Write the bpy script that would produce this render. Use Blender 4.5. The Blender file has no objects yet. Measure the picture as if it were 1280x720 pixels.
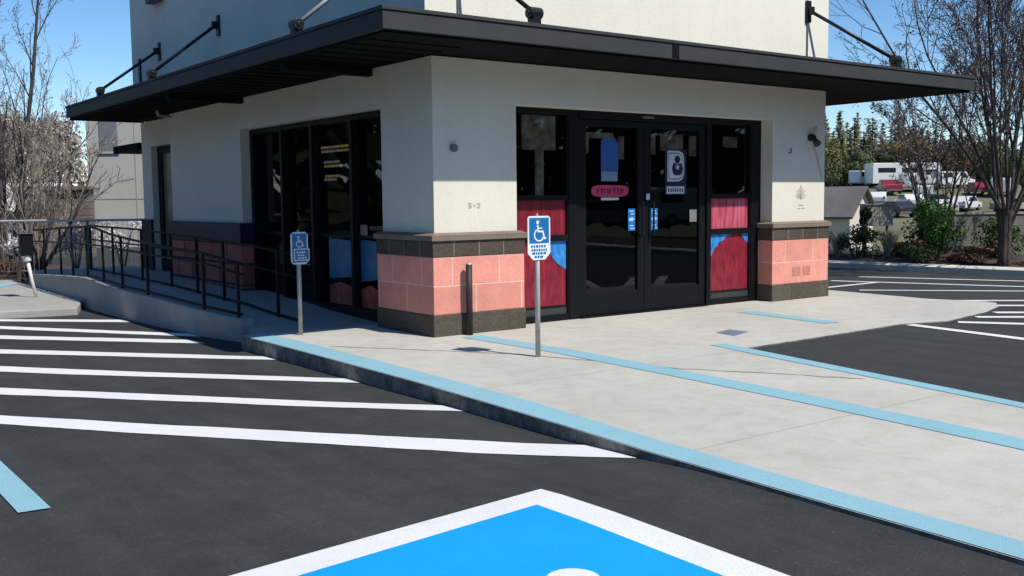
import bpy, bmesh, math, random
from mathutils import Vector, Matrix, noise
R_ = math.radians
scene = bpy.context.scene
col = scene.collection

# ------------------------------------------------------------------ materials
def mat(name):
    m = bpy.data.materials.new(name); m.use_nodes = True
    nt = m.node_tree
    b = nt.nodes['Principled BSDF']
    return m, nt, b
def N(nt, t, **kw):
    n = nt.nodes.new(t)
    for k, v in kw.items():
        if k in n.inputs.keys(): n.inputs[k].default_value = v
        else: setattr(n, k, v)
    return n
def L(nt, a, b): nt.links.new(a, b)
def rgba(c): return (c[0], c[1], c[2], 1)
def ramp(nt, fac, stops):
    r = nt.nodes.new('ShaderNodeValToRGB')
    while len(r.color_ramp.elements) < len(stops): r.color_ramp.elements.new(0.5)
    for e, (p, c) in zip(r.color_ramp.elements, stops): e.position = p; e.color = rgba(c)
    L(nt, fac, r.inputs[0]); return r.outputs[0]
def mixc(nt, fac, a, b, blend='MIX'):
    m = nt.nodes.new('ShaderNodeMix'); m.data_type = 'RGBA'; m.blend_type = blend
    for s, v in ((0, fac), (6, a), (7, b)):
        if isinstance(v, (int, float)): m.inputs[s].default_value = v
        elif isinstance(v, tuple): m.inputs[s].default_value = rgba(v)
        else: L(nt, v, m.inputs[s])
    return m.outputs[2]
def coord(nt, kind='Object'):
    return N(nt, 'ShaderNodeTexCoord').outputs[kind]
def noise_tex(nt, vec, scale, detail=4, rough=.55):
    n = N(nt, 'ShaderNodeTexNoise', Scale=scale, Detail=detail, Roughness=rough)
    L(nt, vec, n.inputs['Vector']); return n.outputs['Fac']
def bump(nt, b, h, strength, dist=.01):
    n = N(nt, 'ShaderNodeBump', Strength=strength, Distance=dist)
    L(nt, h, n.inputs['Height']); L(nt, n.outputs[0], b.inputs['Normal'])
def mathn(nt, op, a, b=None):
    n = nt.nodes.new('ShaderNodeMath'); n.operation = op
    for i, v in enumerate((a, b)):
        if v is None: continue
        if isinstance(v, (int, float)): n.inputs[i].default_value = v
        else: L(nt, v, n.inputs[i])
    return n.outputs[0]
def scl(c, k): return tuple(min(1, x*k) for x in c)

def m_noisy(name, c, rough=.7, var=.15, scale=3, fine=60, bmp=.15, metal=0, spec=.4, dist=.004):
    m, nt, b = mat(name); v = coord(nt)
    n1 = noise_tex(nt, v, scale, 5); n2 = noise_tex(nt, v, fine, 3)
    c1 = ramp(nt, n1, [(.3, scl(c, 1-var)), (.7, scl(c, 1+var))])
    c2 = ramp(nt, n2, [(.3, (1-var*.6,)*3), (.7, (1,)*3)])
    L(nt, mixc(nt, 1.0, c1, c2, 'MULTIPLY'), b.inputs['Base Color'])
    b.inputs['Roughness'].default_value = rough; b.inputs['Metallic'].default_value = metal
    b.inputs['Specular IOR Level'].default_value = spec
    if bmp: bump(nt, b, n2, bmp, dist)
    return m

def m_stucco(name, c):
    m, nt, b = mat(name); v = coord(nt)
    n1 = noise_tex(nt, v, .9, 5); n2 = noise_tex(nt, v, 45, 4, .6)
    mp = N(nt, 'ShaderNodeMapping'); L(nt, v, mp.inputs[0]); mp.inputs['Scale'].default_value = (3.5, 3.5, .35)
    n3 = noise_tex(nt, mp.outputs[0], 1.5, 5)
    c1 = ramp(nt, n1, [(.3, scl(c, .94)), (.7, scl(c, 1.03))])
    c2 = ramp(nt, n3, [(.35, (.985, .983, .98)), (.6, (1, 1, 1))])
    c3 = ramp(nt, n2, [(.25, (.9, .9, .9)), (.6, (1, 1, 1))])
    L(nt, mixc(nt, 1.0, mixc(nt, 1.0, c1, c2, 'MULTIPLY'), c3, 'MULTIPLY'), b.inputs['Base Color'])
    b.inputs['Roughness'].default_value = .92; b.inputs['Specular IOR Level'].default_value = .2
    bump(nt, b, n2, .35, .006)
    return m

def m_asphalt():
    m, nt, b = mat('asphalt'); v = coord(nt)
    n1 = noise_tex(nt, v, .35, 6, .6); n2 = noise_tex(nt, v, 110, 3, .6); n3 = noise_tex(nt, v, 4, 6, .65)
    vo = N(nt, 'ShaderNodeTexVoronoi', Scale=75.0); L(nt, v, vo.inputs['Vector'])
    base = ramp(nt, n1, [(.3, (.040, .041, .0405)), (.7, (.053, .053, .052))])
    c = mixc(nt, .8, base, ramp(nt, n3, [(.3, (.78,)*3), (.7, (1.12,)*3)]), 'MULTIPLY')
    c = mixc(nt, .9, c, ramp(nt, n2, [(.3, (.6,)*3), (.62, (1.0,)*3), (.8, (1.7,)*3)]), 'MULTIPLY')
    sp = ramp(nt, N(nt, 'ShaderNodeSeparateColor').outputs[0], [(0, (0,)*3), (1, (1,)*3)])
    # sparse pale chips of aggregate and dust
    sep = nt.nodes[-2] if False else None
    wn = N(nt, 'ShaderNodeSeparateColor'); L(nt, vo.outputs['Color'], wn.inputs[0])
    chip = mathn(nt, 'GREATER_THAN', wn.outputs[0], .965)
    c = mixc(nt, mathn(nt, 'MULTIPLY', chip, .12), c, (.16, .155, .145))
    dust = ramp(nt, noise_tex(nt, v, 1.3, 8, .72), [(.58, (0,)*3), (.78, (1,)*3)])
    c = mixc(nt, mathn(nt, 'MULTIPLY', dust, .22), c, (.12, .115, .105))
    mp = N(nt, 'ShaderNodeMapping'); L(nt, v, mp.inputs[0]); mp.inputs['Scale'].default_value = (2.6, .22, 1); mp.inputs['Rotation'].default_value = (0, 0, .25)
    tr_ = ramp(nt, noise_tex(nt, mp.outputs[0], 1.6, 6, .6), [(.35, (.82,)*3), (.55, (1,)*3), (.75, (1.16,)*3)])
    c = mixc(nt, 1.0, c, tr_, 'MULTIPLY')
    oil = ramp(nt, noise_tex(nt, v, .9, 3, .5), [(.66, (1,)*3), (.80, (.62,)*3)]); c = mixc(nt, .8, c, oil, 'MULTIPLY')
    L(nt, c, b.inputs['Base Color'])
    L(nt, ramp(nt, n3, [(.3, (.75,)*3), (.7, (.95,)*3)]), b.inputs['Roughness'])
    b.inputs['Specular IOR Level'].default_value = .3
    bump(nt, b, n2, .5, .006)
    return m

def m_concrete(name, c, joint=True, var=.12):
    m, nt, b = mat(name); v = coord(nt)
    n1 = noise_tex(nt, v, .55, 6, .6); n2 = noise_tex(nt, v, 90, 3); n3 = noise_tex(nt, v, 5, 8, .7)
    cc = ramp(nt, n1, [(.3, scl(c, 1-var)), (.7, scl(c, 1+var*.6))])
    cc = mixc(nt, 1.0, cc, ramp(nt, n3, [(.28, (.86, .86, .85)), (.55, (1,)*3), (.8, (1.04,)*3)]), 'MULTIPLY')
    cc = mixc(nt, 1.0, cc, ramp(nt, n2, [(.3, (.86,)*3), (.6, (1,)*3)]), 'MULTIPLY')
    st = ramp(nt, noise_tex(nt, v, 1.7, 8, .75), [(.62, (0,)*3), (.8, (1,)*3)])
    cc = mixc(nt, mathn(nt, 'MULTIPLY', st, .28), cc, scl(c, .55))
    vo = N(nt, 'ShaderNodeTexVoronoi', Scale=2.3); L(nt, v, vo.inputs['Vector'])
    spot = mathn(nt, 'LESS_THAN', vo.outputs['Distance'], .035)
    cc = mixc(nt, mathn(nt, 'MULTIPLY', spot, .35 if joint else 0), cc, scl(c, .4))
    mpb = N(nt, 'ShaderNodeMapping'); L(nt, v, mpb.inputs[0]); mpb.inputs['Scale'].default_value = (60, 2, 1)
    cc = mixc(nt, 1.0, cc, ramp(nt, noise_tex(nt, mpb.outputs[0], 2, 3), [(.3, (.94,)*3), (.7, (1.03,)*3)]), 'MULTIPLY')
    h = n2
    if joint:
        sx = N(nt, 'ShaderNodeSeparateXYZ'); L(nt, v, sx.inputs[0])
        wob = mathn(nt, 'MULTIPLY', mathn(nt, 'SUBTRACT', noise_tex(nt, v, 3, 3), .5), .012)
        def lines(out, step, off):
            f = mathn(nt, 'FRACT', mathn(nt, 'DIVIDE', mathn(nt, 'ADD', mathn(nt, 'ADD', out, wob), off), step))
            d = mathn(nt, 'MULTIPLY', mathn(nt, 'ABSOLUTE', mathn(nt, 'SUBTRACT', f, .5)), step)
            return mathn(nt, 'LESS_THAN', d, .006)
        j = mathn(nt, 'MAXIMUM', lines(sx.outputs[1], 2.35, 50.9), lines(sx.outputs[0], 6.0, 31.4))
        cc = mixc(nt, mathn(nt, 'MULTIPLY', j, .55), cc, scl(c, .35))
    L(nt, cc, b.inputs['Base Color']); b.inputs['Roughness'].default_value = .88
    b.inputs['Specular IOR Level'].default_value = .25
    bump(nt, b, h, .3, .003)
    return m

def m_paint(name, c, wear=.5):
    m, nt, b = mat(name); v = coord(nt)
    n1 = noise_tex(nt, v, 60, 5, .7); n2 = noise_tex(nt, v, 2.2, 6, .65)
    cc = ramp(nt, n2, [(.3, scl(c, .9)), (.7, scl(c, 1.03))])
    s = mathn(nt, 'ADD', n1, mathn(nt, 'MULTIPLY', n2, .35))
    w = ramp(nt, s, [(.74, (0,)*3), (.90, (1,)*3)])
    cc = mixc(nt, mathn(nt, 'MULTIPLY', w, wear), cc, (.09, .09, .09))
    L(nt, cc, b.inputs['Base Color']); b.inputs['Roughness'].default_value = .7
    b.inputs['Specular IOR Level'].default_value = .3
    bump(nt, b, noise_tex(nt, v, 110, 3), .6, .006)
    return m

def m_block(name, c, mortar, w, h, off=.5, oz=0, var=.12, msize=.008, rough_h=.5, split=False):
    m, nt, b = mat(name)
    uv = coord(nt, 'UV'); mp = N(nt, 'ShaderNodeMapping'); L(nt, uv, mp.inputs[0])
    mp.inputs['Location'].default_value = (0.07, oz, 0)
    br = N(nt, 'ShaderNodeTexBrick', Scale=1.0, offset=off)
    L(nt, mp.outputs[0], br.inputs['Vector'])
    br.inputs['Brick Width'].default_value = w; br.inputs['Row Height'].default_value = h
    br.inputs['Mortar Size'].default_value = msize; br.inputs['Mortar Smooth'].default_value = .3
    br.inputs['Color1'].default_value = rgba(scl(c, 1-var)); br.inputs['Color2'].default_value = rgba(scl(c, 1+var))
    br.inputs['Mortar'].default_value = rgba(mortar)
    v = coord(nt); n = noise_tex(nt, v, 28, 6, .65); n0 = noise_tex(nt, v, 4, 5)
    cc = mixc(nt, 1.0, br.outputs['Color'], ramp(nt, n, [(.25, (.7 if split else .86,)*3), (.6, (1.05,)*3)]), 'MULTIPLY')
    cc = mixc(nt, 1.0, cc, ramp(nt, n0, [(.3, (.88,)*3), (.7, (1.06,)*3)]), 'MULTIPLY')
    L(nt, cc, b.inputs['Base Color']); b.inputs['Roughness'].default_value = .9
    b.inputs['Specular IOR Level'].default_value = .25
    hh = mathn(nt, 'SUBTRACT', mathn(nt, 'MULTIPLY', n, rough_h), br.outputs['Fac'])
    bump(nt, b, hh, .8 if split else .5, .02 if split else .008)
    return m

def m_plain(name, c, rough=.5, metal=0, spec=.5, emit=0):
    m, nt, b = mat(name); v = coord(nt)
    n = noise_tex(nt, v, 9, 5)
    L(nt, ramp(nt, n, [(.3, scl(c, .88)), (.7, scl(c, 1.06))]), b.inputs['Base Color'])
    b.inputs['Roughness'].default_value = rough; b.inputs['Metallic'].default_value = metal
    b.inputs['Specular IOR Level'].default_value = spec
    if emit:
        b.inputs['Emission Color'].default_value = rgba(c); b.inputs['Emission Strength'].default_value = emit
    return m

def m_glass(name, tint, gloss=1.0):
    m, nt, b = mat(name); nt.nodes.remove(b)
    out = nt.nodes['Material Output']
    tr = N(nt, 'ShaderNodeBsdfTransparent'); tr.inputs[0].default_value = rgba(tint)
    gl = N(nt, 'ShaderNodeBsdfGlossy'); gl.inputs['Roughness'].default_value = .015; gl.inputs[0].default_value = (.9, .95, 1, 1)
    fr = N(nt, 'ShaderNodeFresnel'); fr.inputs[0].default_value = 1.5
    nb = N(nt, 'ShaderNodeBump', Strength=.04, Distance=.02); L(nt, noise_tex(nt, coord(nt), 1.3, 2), nb.inputs['Height']); L(nt, nb.outputs[0], gl.inputs['Normal'])
    mx = N(nt, 'ShaderNodeMixShader'); L(nt, mathn(nt, 'MULTIPLY', fr.outputs[0], gloss), mx.inputs[0]); L(nt, tr.outputs[0], mx.inputs[1]); L(nt, gl.outputs[0], mx.inputs[2])
    L(nt, mx.outputs[0], out.inputs[0]); return m

def m_poster(name, c1, c2, scale=(14, 2, 2)):
    # printed fabric-like folds
    m, nt, b = mat(name); v = coord(nt, 'UV'); mp = N(nt, 'ShaderNodeMapping'); L(nt, v, mp.inputs[0]); mp.inputs['Scale'].default_value = scale
    n = noise_tex(nt, mp.outputs[0], 1.6, 4, .6)
    L(nt, ramp(nt, n, [(.32, c1), (.52, tuple((a+b_)/2 for a, b_ in zip(c1, c2))), (.68, c2)]), b.inputs['Base Color'])
    b.inputs['Roughness'].default_value = .35; return m

def m_leaf(name, c, var=.35):
    m, nt, b = mat(name); v = coord(nt)
    n = noise_tex(nt, v, 2.5, 4)
    oi = N(nt, 'ShaderNodeObjectInfo')
    cc = ramp(nt, n, [(.3, scl(c, 1-var)), (.7, scl(c, 1+var))])
    L(nt, cc, b.inputs['Base Color']); b.inputs['Roughness'].default_value = .75
    b.inputs['Specular IOR Level'].default_value = .2
    return m

M = {}
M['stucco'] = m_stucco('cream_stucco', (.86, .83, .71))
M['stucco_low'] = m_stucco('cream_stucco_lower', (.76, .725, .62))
M['asphalt'] = m_asphalt()
M['concrete'] = m_concrete('sidewalk_concrete', (.525, .51, .455))
M['concrete_plain'] = m_concrete('poured_concrete', (.38, .37, .34), False)
M['curbface'] = m_noisy('curb_face_stained', (.23, .22, .20), .9, .6, 7, 30, .8, dist=.015)
M['white'] = m_paint('white_traffic_paint', (.74, .74, .725), .28)
M['blue'] = m_paint('light_blue_traffic_paint', (.26, .47, .54), .45)
M['bright'] = m_paint('bright_blue_paint', (.0, .335, .77), .25)
M['fascia'] = m_noisy('dark_grey_coated_metal', (.050, .053, .053), .6, .12, 2, 30, .02, 0, .2)
M['soffit'] = m_noisy('black_soffit', (.006, .006, .0065), .8, .2, 2, 30, 0, 0, .1)
M['alu'] = m_noisy('black_aluminium', (.0045, .005, .0065), .5, .15, 3, 50, 0, 0, .22)
M['rod'] = m_noisy('black_painted_steel', (.014, .015, .017), .4, .2, 6, 60, 0, .2)
M['pink'] = m_block('pink_block', (.74, .305, .24), (.82, .50, .42), .62, .31, .5, .08, .11, .009)
M['band'] = m_block('dark_split_band', (.085, .070, .055), (.22, .185, .145), .33, .4, .0, .0, .14, .011, 1, True)
M['base'] = m_block('dark_stone_base', (.105, .09, .07), (.09, .078, .06), .62, .4, .3, .1, .1, .006, 1, True)
M['cap'] = m_noisy('cast_stone_cap', (.21, .165, .125), .85, .15, 4, 60, .3)
M['glass'] = m_glass('tinted_glass', (.62, .65, .65), .75)
M['glass_side'] = m_glass('tinted_side_glass', (.46, .49, .5), .6)
M['red1'] = m_poster('dark_red_print', (.13, .006, .016), (.30, .022, .042), (11, 1.2, 1))
M['red2'] = m_poster('pink_fold_print', (.30, .02, .045), (.66, .16, .22), (9, 1.2, 1))
M['dome'] = m_poster('red_dome_print', (.13, .006, .016), (.32, .024, .045), (11, 3.2, 1))
M['bluep'] = m_poster('blue_print', (.01, .12, .42), (.06, .36, .80), (6, 3, 1))
M['sidblue'] = m_poster('side_blue_print', (.022, .12, .23), (.05, .22, .38), (3, 1.5, 1))
M['sidred'] = m_poster('side_red_print', (.34, .05, .04), (.62, .14, .10), (4, 3, 1))
M['poster_blue'] = m_plain('poster_blue', (.03, .10, .36), .4)
M['poster_pale'] = m_plain('poster_pale_blue', (.20, .28, .42), .4)
M['poster_pink'] = m_plain('poster_pink', (.60, .06, .15), .4)
M['poster_dpink'] = m_plain('poster_dark_pink', (.30, .012, .05), .4)
M['poster_navy'] = m_plain('poster_navy', (.010, .014, .05), .4)
M['poster_white'] = m_plain('poster_white', (.62, .64, .68), .5)
M['poster_pale2'] = m_plain('sticker_pale', (.42, .58, .72), .5)
M['navy'] = m_plain('dark_navy', (.012, .014, .04), .5)
M['sign_blue'] = m_plain('sign_blue', (.012, .16, .42), .4)
M['sign_white'] = m_plain('sign_white', (.78, .82, .84), .4)
M['sticker_blue'] = m_plain('sticker_blue', (.01, .17, .52), .4)
M['galv'] = m_noisy('galvanised_steel', (.46, .46, .44), .5, .2, 6, 50, .05, .35)
M['pipe'] = m_noisy('brown_grey_pipe', (.035, .032, .03), .55, .3, 6, 40, .05, .0, .3)
M['rail'] = m_noisy('black_rail_paint', (.008, .0085, .010), .6, .2, 6, 40, 0, 0, .2)
M['greybox'] = m_plain('grey_plastic', (.16, .155, .14), .6)
M['mark'] = m_plain('grey_mark', (.40, .385, .34), .7)
M['pinkmark'] = m_plain('faded_brown_mark', (.50, .22, .17), .8)
M['interior'] = m_plain('interior_dark_wall', (.055, .05, .045), .8)
M['intfloor'] = m_noisy('interior_tile', (.16, .15, .14), .5, .2, 2, 20, 0)
def m_inglow():  # pale mottle with an added faint glow, no real source behind it
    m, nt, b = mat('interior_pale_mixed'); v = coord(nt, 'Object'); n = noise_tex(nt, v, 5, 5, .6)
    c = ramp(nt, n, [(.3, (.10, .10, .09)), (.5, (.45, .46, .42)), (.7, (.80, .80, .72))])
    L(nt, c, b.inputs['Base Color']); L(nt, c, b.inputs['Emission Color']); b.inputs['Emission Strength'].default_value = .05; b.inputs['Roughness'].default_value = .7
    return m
M['intpale'] = m_inglow()
M['intpale_old'] = m_plain('interior_pale', (.74, .76, .72), .7, emit=.06)
M['counter'] = m_plain('counter_wood', (.16, .07, .03), .5)
M['menutext'] = m_plain('menu_text', (.75, .60, .22), .6, emit=.22)
M['menuwhite'] = m_plain('menu_white', (.7, .7, .65), .6, emit=.15)
M['menublack'] = m_plain('menu_black', (.02, .02, .02), .5)
M['roof'] = m_plain('flat_roof', (.3, .3, .3), .9)
M['tactile'] = m_noisy('blue_grey_cover', (.16, .20, .26), .7, .2, 8, 60, .3)
M['bark'] = m_noisy('dark_bark', (.085, .070, .064), .95, .3, 6, 40, .5, dist=.02)
M['twig'] = m_noisy('dark_twig', (.095, .075, .072), .95, .3, 2, 20, 0)
M['barkpale'] = m_noisy('pale_bark', (.17, .14, .115), .95, .3, 4, 30, .3)
M['twigpale'] = m_noisy('pale_twig', (.29, .25, .205), .95, .25, 2, 20, 0)
M['bud'] = m_leaf('bud', (.115, .08, .08))
M['budpale'] = m_leaf('pale_bud', (.34, .27, .22))
M['budhaze'] = m_leaf('hazy_brown_twigs', (.30, .255, .22), .25)
M['blossom'] = m_leaf('blossom', (.60, .57, .55), .15)
M['leafdark'] = m_leaf('dark_leaf', (.028, .045, .018))
M['leafmid'] = m_leaf('mid_leaf', (.06, .10, .022))
M['leafbright'] = m_leaf('bright_leaf', (.07, .19, .025))
M['leafolive'] = m_leaf('olive_leaf', (.15, .145, .05))
M['leafbrown'] = m_leaf('brown_leaf', (.13, .075, .045))
M['leafpale'] = m_leaf('pale_grass', (.42, .38, .28))
M['conifer'] = m_leaf('conifer_green', (.20, .19, .09))  # both conifer greens lightened, aerial haze put into the colour
M['conifer2'] = m_leaf('conifer_dark_green', (.15, .155, .08))
M['yellow'] = m_leaf('yellow_leaf', (.36, .22, .03))
M['mulch'] = m_noisy('brown_mulch', (.085, .055, .04), .95, .4, 3, 25, .8, dist=.03)
M['ground'] = m_noisy('rough_grass_ground', (.15, .145, .075), .95, .35, .05, 3, .3)
M['greywall'] = m_stucco('grey_render', (.50, .475, .42))
M['greywall_panel'] = m_plain('grey_window', (.20, .21, .22), .4)
M['siding'] = m_block('brown_siding', (.20, .155, .135), (.10, .08, .07), 4, .18, .5, 0, .2, .012)
M['whiteroof'] = m_plain('white_metal', (.70, .70, .69), .5)
M['shingle'] = m_noisy('grey_shingle', (.17, .155, .145), .9, .2, .8, 12, .3)
M['housewall'] = m_plain('cream_siding', (.68, .64, .55), .8)
M['vanwhite'] = m_plain('white_car_paint', (.66, .66, .65), .35)
M['vanred'] = m_plain('red_car_paint', (.26, .02, .035), .35)
M['vandark'] = m_plain('dark_car_paint', (.03, .035, .045), .25)
M['cglass'] = m_plain('car_glass', (.010, .011, .013), .3, 0, .25)
M['tyre'] = m_plain('tyre_rubber', (.015, .015, .015), .9)
M['chrome'] = m_plain('wheel_grey', (.4, .4, .4), .35, .8)
M['lampred'] = m_plain('lamp_red', (.5, .02, .02), .3)
M['lampwhite'] = m_plain('lamp_clear', (.7, .7, .68), .2)
M['panelgrey'] = m_noisy('pale_grey_panel', (.33, .31, .28), .8, .12, 2, 20, .1)
M['darkblock'] = m_block('grey_wall_block', (.20, .19, .175), (.13, .12, .11), .4, .2)

# ------------------------------------------------------------------ mesh helper
class MB:
    def __init__(s): s.v = []; s.f = []; s.m = []
    def face(s, pts, mi=0):
        i = len(s.v); s.v += [tuple(p) for p in pts]; s.f.append(tuple(range(i, i+len(pts)))); s.m.append(mi)
    def box(s, x0, x1, y0, y1, z0, z1, mi=0):
        i = len(s.v)
        s.v += [(x, y, z) for z in (z0, z1) for y in (y0, y1) for x in (x0, x1)]
        for f in ((0,2,3,1), (4,5,7,6), (0,1,5,4), (2,6,7,3), (0,4,6,2), (1,3,7,5)):
            s.f.append(tuple(i+k for k in f)); s.m.append(mi)
        return s
    def prism(s, poly, z0, z1, mi=0, side=None):
        side = mi if side is None else side
        n = len(poly); i = len(s.v)
        s.v += [(p[0], p[1], z0) for p in poly] + [(p[0], p[1], z1) for p in poly]
        s.f.append(tuple(i+n+k for k in range(n))); s.m.append(mi)
        s.f.append(tuple(i+k for k in reversed(range(n)))); s.m.append(mi)
        for k in range(n):
            k2 = (k+1) % n; s.f.append((i+k, i+k2, i+n+k2, i+n+k)); s.m.append(side)
        return s
    def extr(s, poly, axis, a, b, mi=0):
        # poly in the two other axes, extruded along axis
        n = len(poly); i = len(s.v)
        def P(p, t):
            return (t, p[0], p[1]) if axis == 0 else (p[0], t, p[1])
        s.v += [P(p, a) for p in poly] + [P(p, b) for p in poly]
        s.f.append(tuple(i+k for k in range(n))); s.f.append(tuple(i+n+k for k in reversed(range(n)))); s.m += [mi, mi]
        for k in range(n):
            k2 = (k+1) % n; s.f.append((i+k2, i+k, i+n+k, i+n+k2)); s.m.append(mi)
        return s
    def tube(s, pts, radii, sides=8, mi=0, caps=True):
        pts = [Vector(p) for p in pts]
        if isinstance(radii, (int, float)): radii = [radii]*len(pts)
        i0 = len(s.v); up = None
        for k, p in enumerate(pts):
            d = (pts[min(k+1, len(pts)-1)] - pts[max(k-1, 0)]).normalized()
            if up is None:
                a = Vector((0, 0, 1)) if abs(d.z) < .9 else Vector((1, 0, 0))
                up = d.cross(a).normalized()
            else:
                up = (up - d*up.dot(d)).normalized()
            w = d.cross(up)
            for j in range(sides):
                t = 2*math.pi*j/sides
                q = p + (up*math.cos(t) + w*math.sin(t))*radii[k]; s.v.append((q.x, q.y, q.z))
        for k in range(len(pts)-1):
            for j in range(sides):
                a = i0+k*sides+j; b = i0+k*sides+(j+1) % sides
                s.f.append((a, b, b+sides, a+sides)); s.m.append(mi)
        if caps:
            s.f.append(tuple(i0+j for j in reversed(range(sides)))); s.m.append(mi)
            e = i0+(len(pts)-1)*sides
            s.f.append(tuple(e+j for j in range(sides))); s.m.append(mi)
        return s
    def disc(s, c, r, ax, ay, n=24, mi=0):
        c = Vector(c); ax = Vector(ax); ay = Vector(ay)
        s.face([c + ax*r*math.cos(2*math.pi*k/n) + ay*r*math.sin(2*math.pi*k/n) for k in range(n)], mi); return s
    def strip(s, pts, w, O, ax, ay, mi=0):
        # thick 2-D polyline in the plane O + x*ax + y*ay
        O = Vector(O); ax = Vector(ax); ay = Vector(ay)
        P = [Vector((p[0], p[1])) for p in pts]; l = []; r = []
        for k, p in enumerate(P):
            a = (P[k]-P[k-1]).normalized() if k else (P[1]-P[0]).normalized()
            b = (P[k+1]-P[k]).normalized() if k < len(P)-1 else a
            d = (a+b).normalized(); n = Vector((-d.y, d.x)); c = max(.5, n.dot(Vector((-a.y, a.x))))
            l.append(p+n*w/2/c); r.append(p-n*w/2/c)
        for k in range(len(P)-1):
            s.face([O+ax*q.x+ay*q.y for q in (l[k], r[k], r[k+1], l[k+1])], mi)
        return s
    def build(s, name, mats, parent=None, bevel=0, smooth=False, uv=True, recalc=True):
        me = bpy.data.meshes.new(name)
        me.from_pydata(s.v, [], s.f)
        if not isinstance(mats, (list, tuple)): mats = [mats]
        for m in mats: me.materials.append(m)
        me.polygons.foreach_set('material_index', s.m)
        if recalc and len(s.f) < 4000:
            bm = bmesh.new(); bm.from_mesh(me); bmesh.ops.recalc_face_normals(bm, faces=bm.faces); bm.to_mesh(me); bm.free()
        if uv:
            u = me.uv_layers.new(name='UVMap')
            for p in me.polygons:
                n = p.normal; a = max(range(3), key=lambda k: abs(n[k]))
                for li in p.loop_indices:
                    c = me.vertices[me.loops[li].vertex_index].co
                    u.data[li].uv = (c.y, c.z) if a == 0 else ((c.x, c.z) if a == 1 else (c.x, c.y))
        if smooth:
            me.polygons.foreach_set('use_smooth', [True]*len(me.polygons))
        o = bpy.data.objects.new(name, me); col.objects.link(o)
        if parent is not None: o.parent = parent
        if bevel:
            b = o.modifiers.new('bevel', 'BEVEL'); b.width = bevel; b.segments = 2; b.limit_method = 'ANGLE'
        return o

def tag(o, label=None, cat=None, group=None, kind=None):
    if label: o['label'] = label
    if cat: o['category'] = cat
    if group: o['group'] = group
    if kind: o['kind'] = kind
    return o
def thing(name, label, cat, loc=(0, 0, 0), rz=0, group=None):
    o = bpy.data.objects.new(name, None); o.empty_display_size = .2; col.objects.link(o)
    o.location = loc; o.rotation_euler = (0, 0, rz)
    return tag(o, label, cat, group)
def copy_tree(o, parent=None):
    c = o.copy(); col.objects.link(c)
    if parent is not None: c.parent = parent
    for ch in list(o.children): copy_tree(ch, c)
    return c
def place(o, loc, rz=0, label=None, s=1):
    o.location = loc; o.rotation_euler = (0, 0, rz); o.scale = (s, s, s)
    if label: o['label'] = label
    return o

# ------------------------------------------------------------------ camera (fitted to the photograph)
cam = bpy.data.cameras.new('camera'); co = bpy.data.objects.new('camera', cam); col.objects.link(co)
cam.sensor_fit = 'HORIZONTAL'; cam.angle = R_(53.66859)
cr = Vector((.80009643, -.59978105, -.01041146)); cu = Vector((.06043012, .06332049, .99616199)); cf = Vector((.59681983, .79765482, -.08690734))
mw = Matrix((cr, cu, -cf)).transposed().to_4x4(); mw.translation = (-5.7313, -9.0417, 1.45)
co.matrix_world = mw; cam.clip_start = .05; cam.clip_end = 2000
scene.camera = co
CAM = Vector((-5.7313, -9.0417, 1.45))

# ------------------------------------------------------------------ light
SUN = Vector((.25, -1, 1.36)).normalized()
w = bpy.data.worlds.new('World'); scene.world = w; w.use_nodes = True
nt = w.node_tree; sky = nt.nodes.new('ShaderNodeTexSky'); sky.sky_type = 'NISHITA'; sky.sun_disc = False
sky.sun_elevation = math.asin(SUN.z); sky.sun_rotation = math.atan2(SUN.x, SUN.y)
sky.air_density = 1.0; sky.dust_density = .03; sky.ozone_density = 2.0; sky.altitude = 1800
hs_ = nt.nodes.new('ShaderNodeHueSaturation'); hs_.inputs['Saturation'].default_value = 1.24; hs_.inputs['Hue'].default_value = .5; hs_.inputs['Value'].default_value = 1.0
nt.links.new(sky.outputs[0], hs_.inputs['Color']); nt.links.new(hs_.outputs[0], nt.nodes['Background'].inputs[0]); nt.nodes['Background'].inputs[1].default_value = .15
sl = bpy.data.lights.new('sun', 'SUN'); sl.energy = 5.0; sl.angle = R_(.53); sl.color = (1, .95, .865)
so = bpy.data.objects.new('sun', sl); col.objects.link(so); so.rotation_euler = SUN.to_track_quat('Z', 'Y').to_euler(); so.location = (10, -20, 25)
scene.view_settings.view_transform = 'Standard'; scene.view_settings.look = 'None'; scene.view_settings.exposure = 0
scene.cycles.max_bounces = 8; scene.cycles.diffuse_bounces = 3; scene.cycles.transparent_max_bounces = 12

# ------------------------------------------------------------------ ground sheets
BP = [(-60, -.02), (-5.6, -.02), (-5.2, -.03), (-4.85, -.052), (-4.4, -.075), (-4.05, -.09), (-3.1, -.106), (-1.8, -.13), (-1.07, -.135), (0, -.145), (1.0, -.155), (80, -.16)]
def zl(v):
    for (a, za), (b, zb) in zip(BP, BP[1:]):
        if v <= b: return za+(zb-za)*(v-a)/(b-a)
    return BP[-1][1]
mb = MB()
us = [-70, -1.0, 1.0]; vs = [b[0] for b in BP]
for v0, v1 in zip(vs, vs[1:]):
    mb.face([(-70, v0, zl(v0)), (-1, v0, zl(v0)), (-1, v1, zl(v1)), (-70, v1, zl(v1))])
    mb.face([(-1, v0, zl(v0)), (1, v0, -.012), (1, v1, -.012), (-1, v1, zl(v1))])
    def ue(v): return 13.05-.16*(v-.2) if -60 < v < 80 else 12
    a0 = max(-40, v0); a1 = min(40, v1)
    mb.face([(1, v0, -.012), (12.5-.12*max(-30, min(12, v0)), v0, -.012), (12.5-.12*max(-30, min(12, v1)), v1, -.012), (1, v1, -.012)])
# keep the kerb line straight: extra far lot on the camera side
o = mb.build('parking_lot', M['asphalt']); tag(o, kind='structure')

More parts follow.
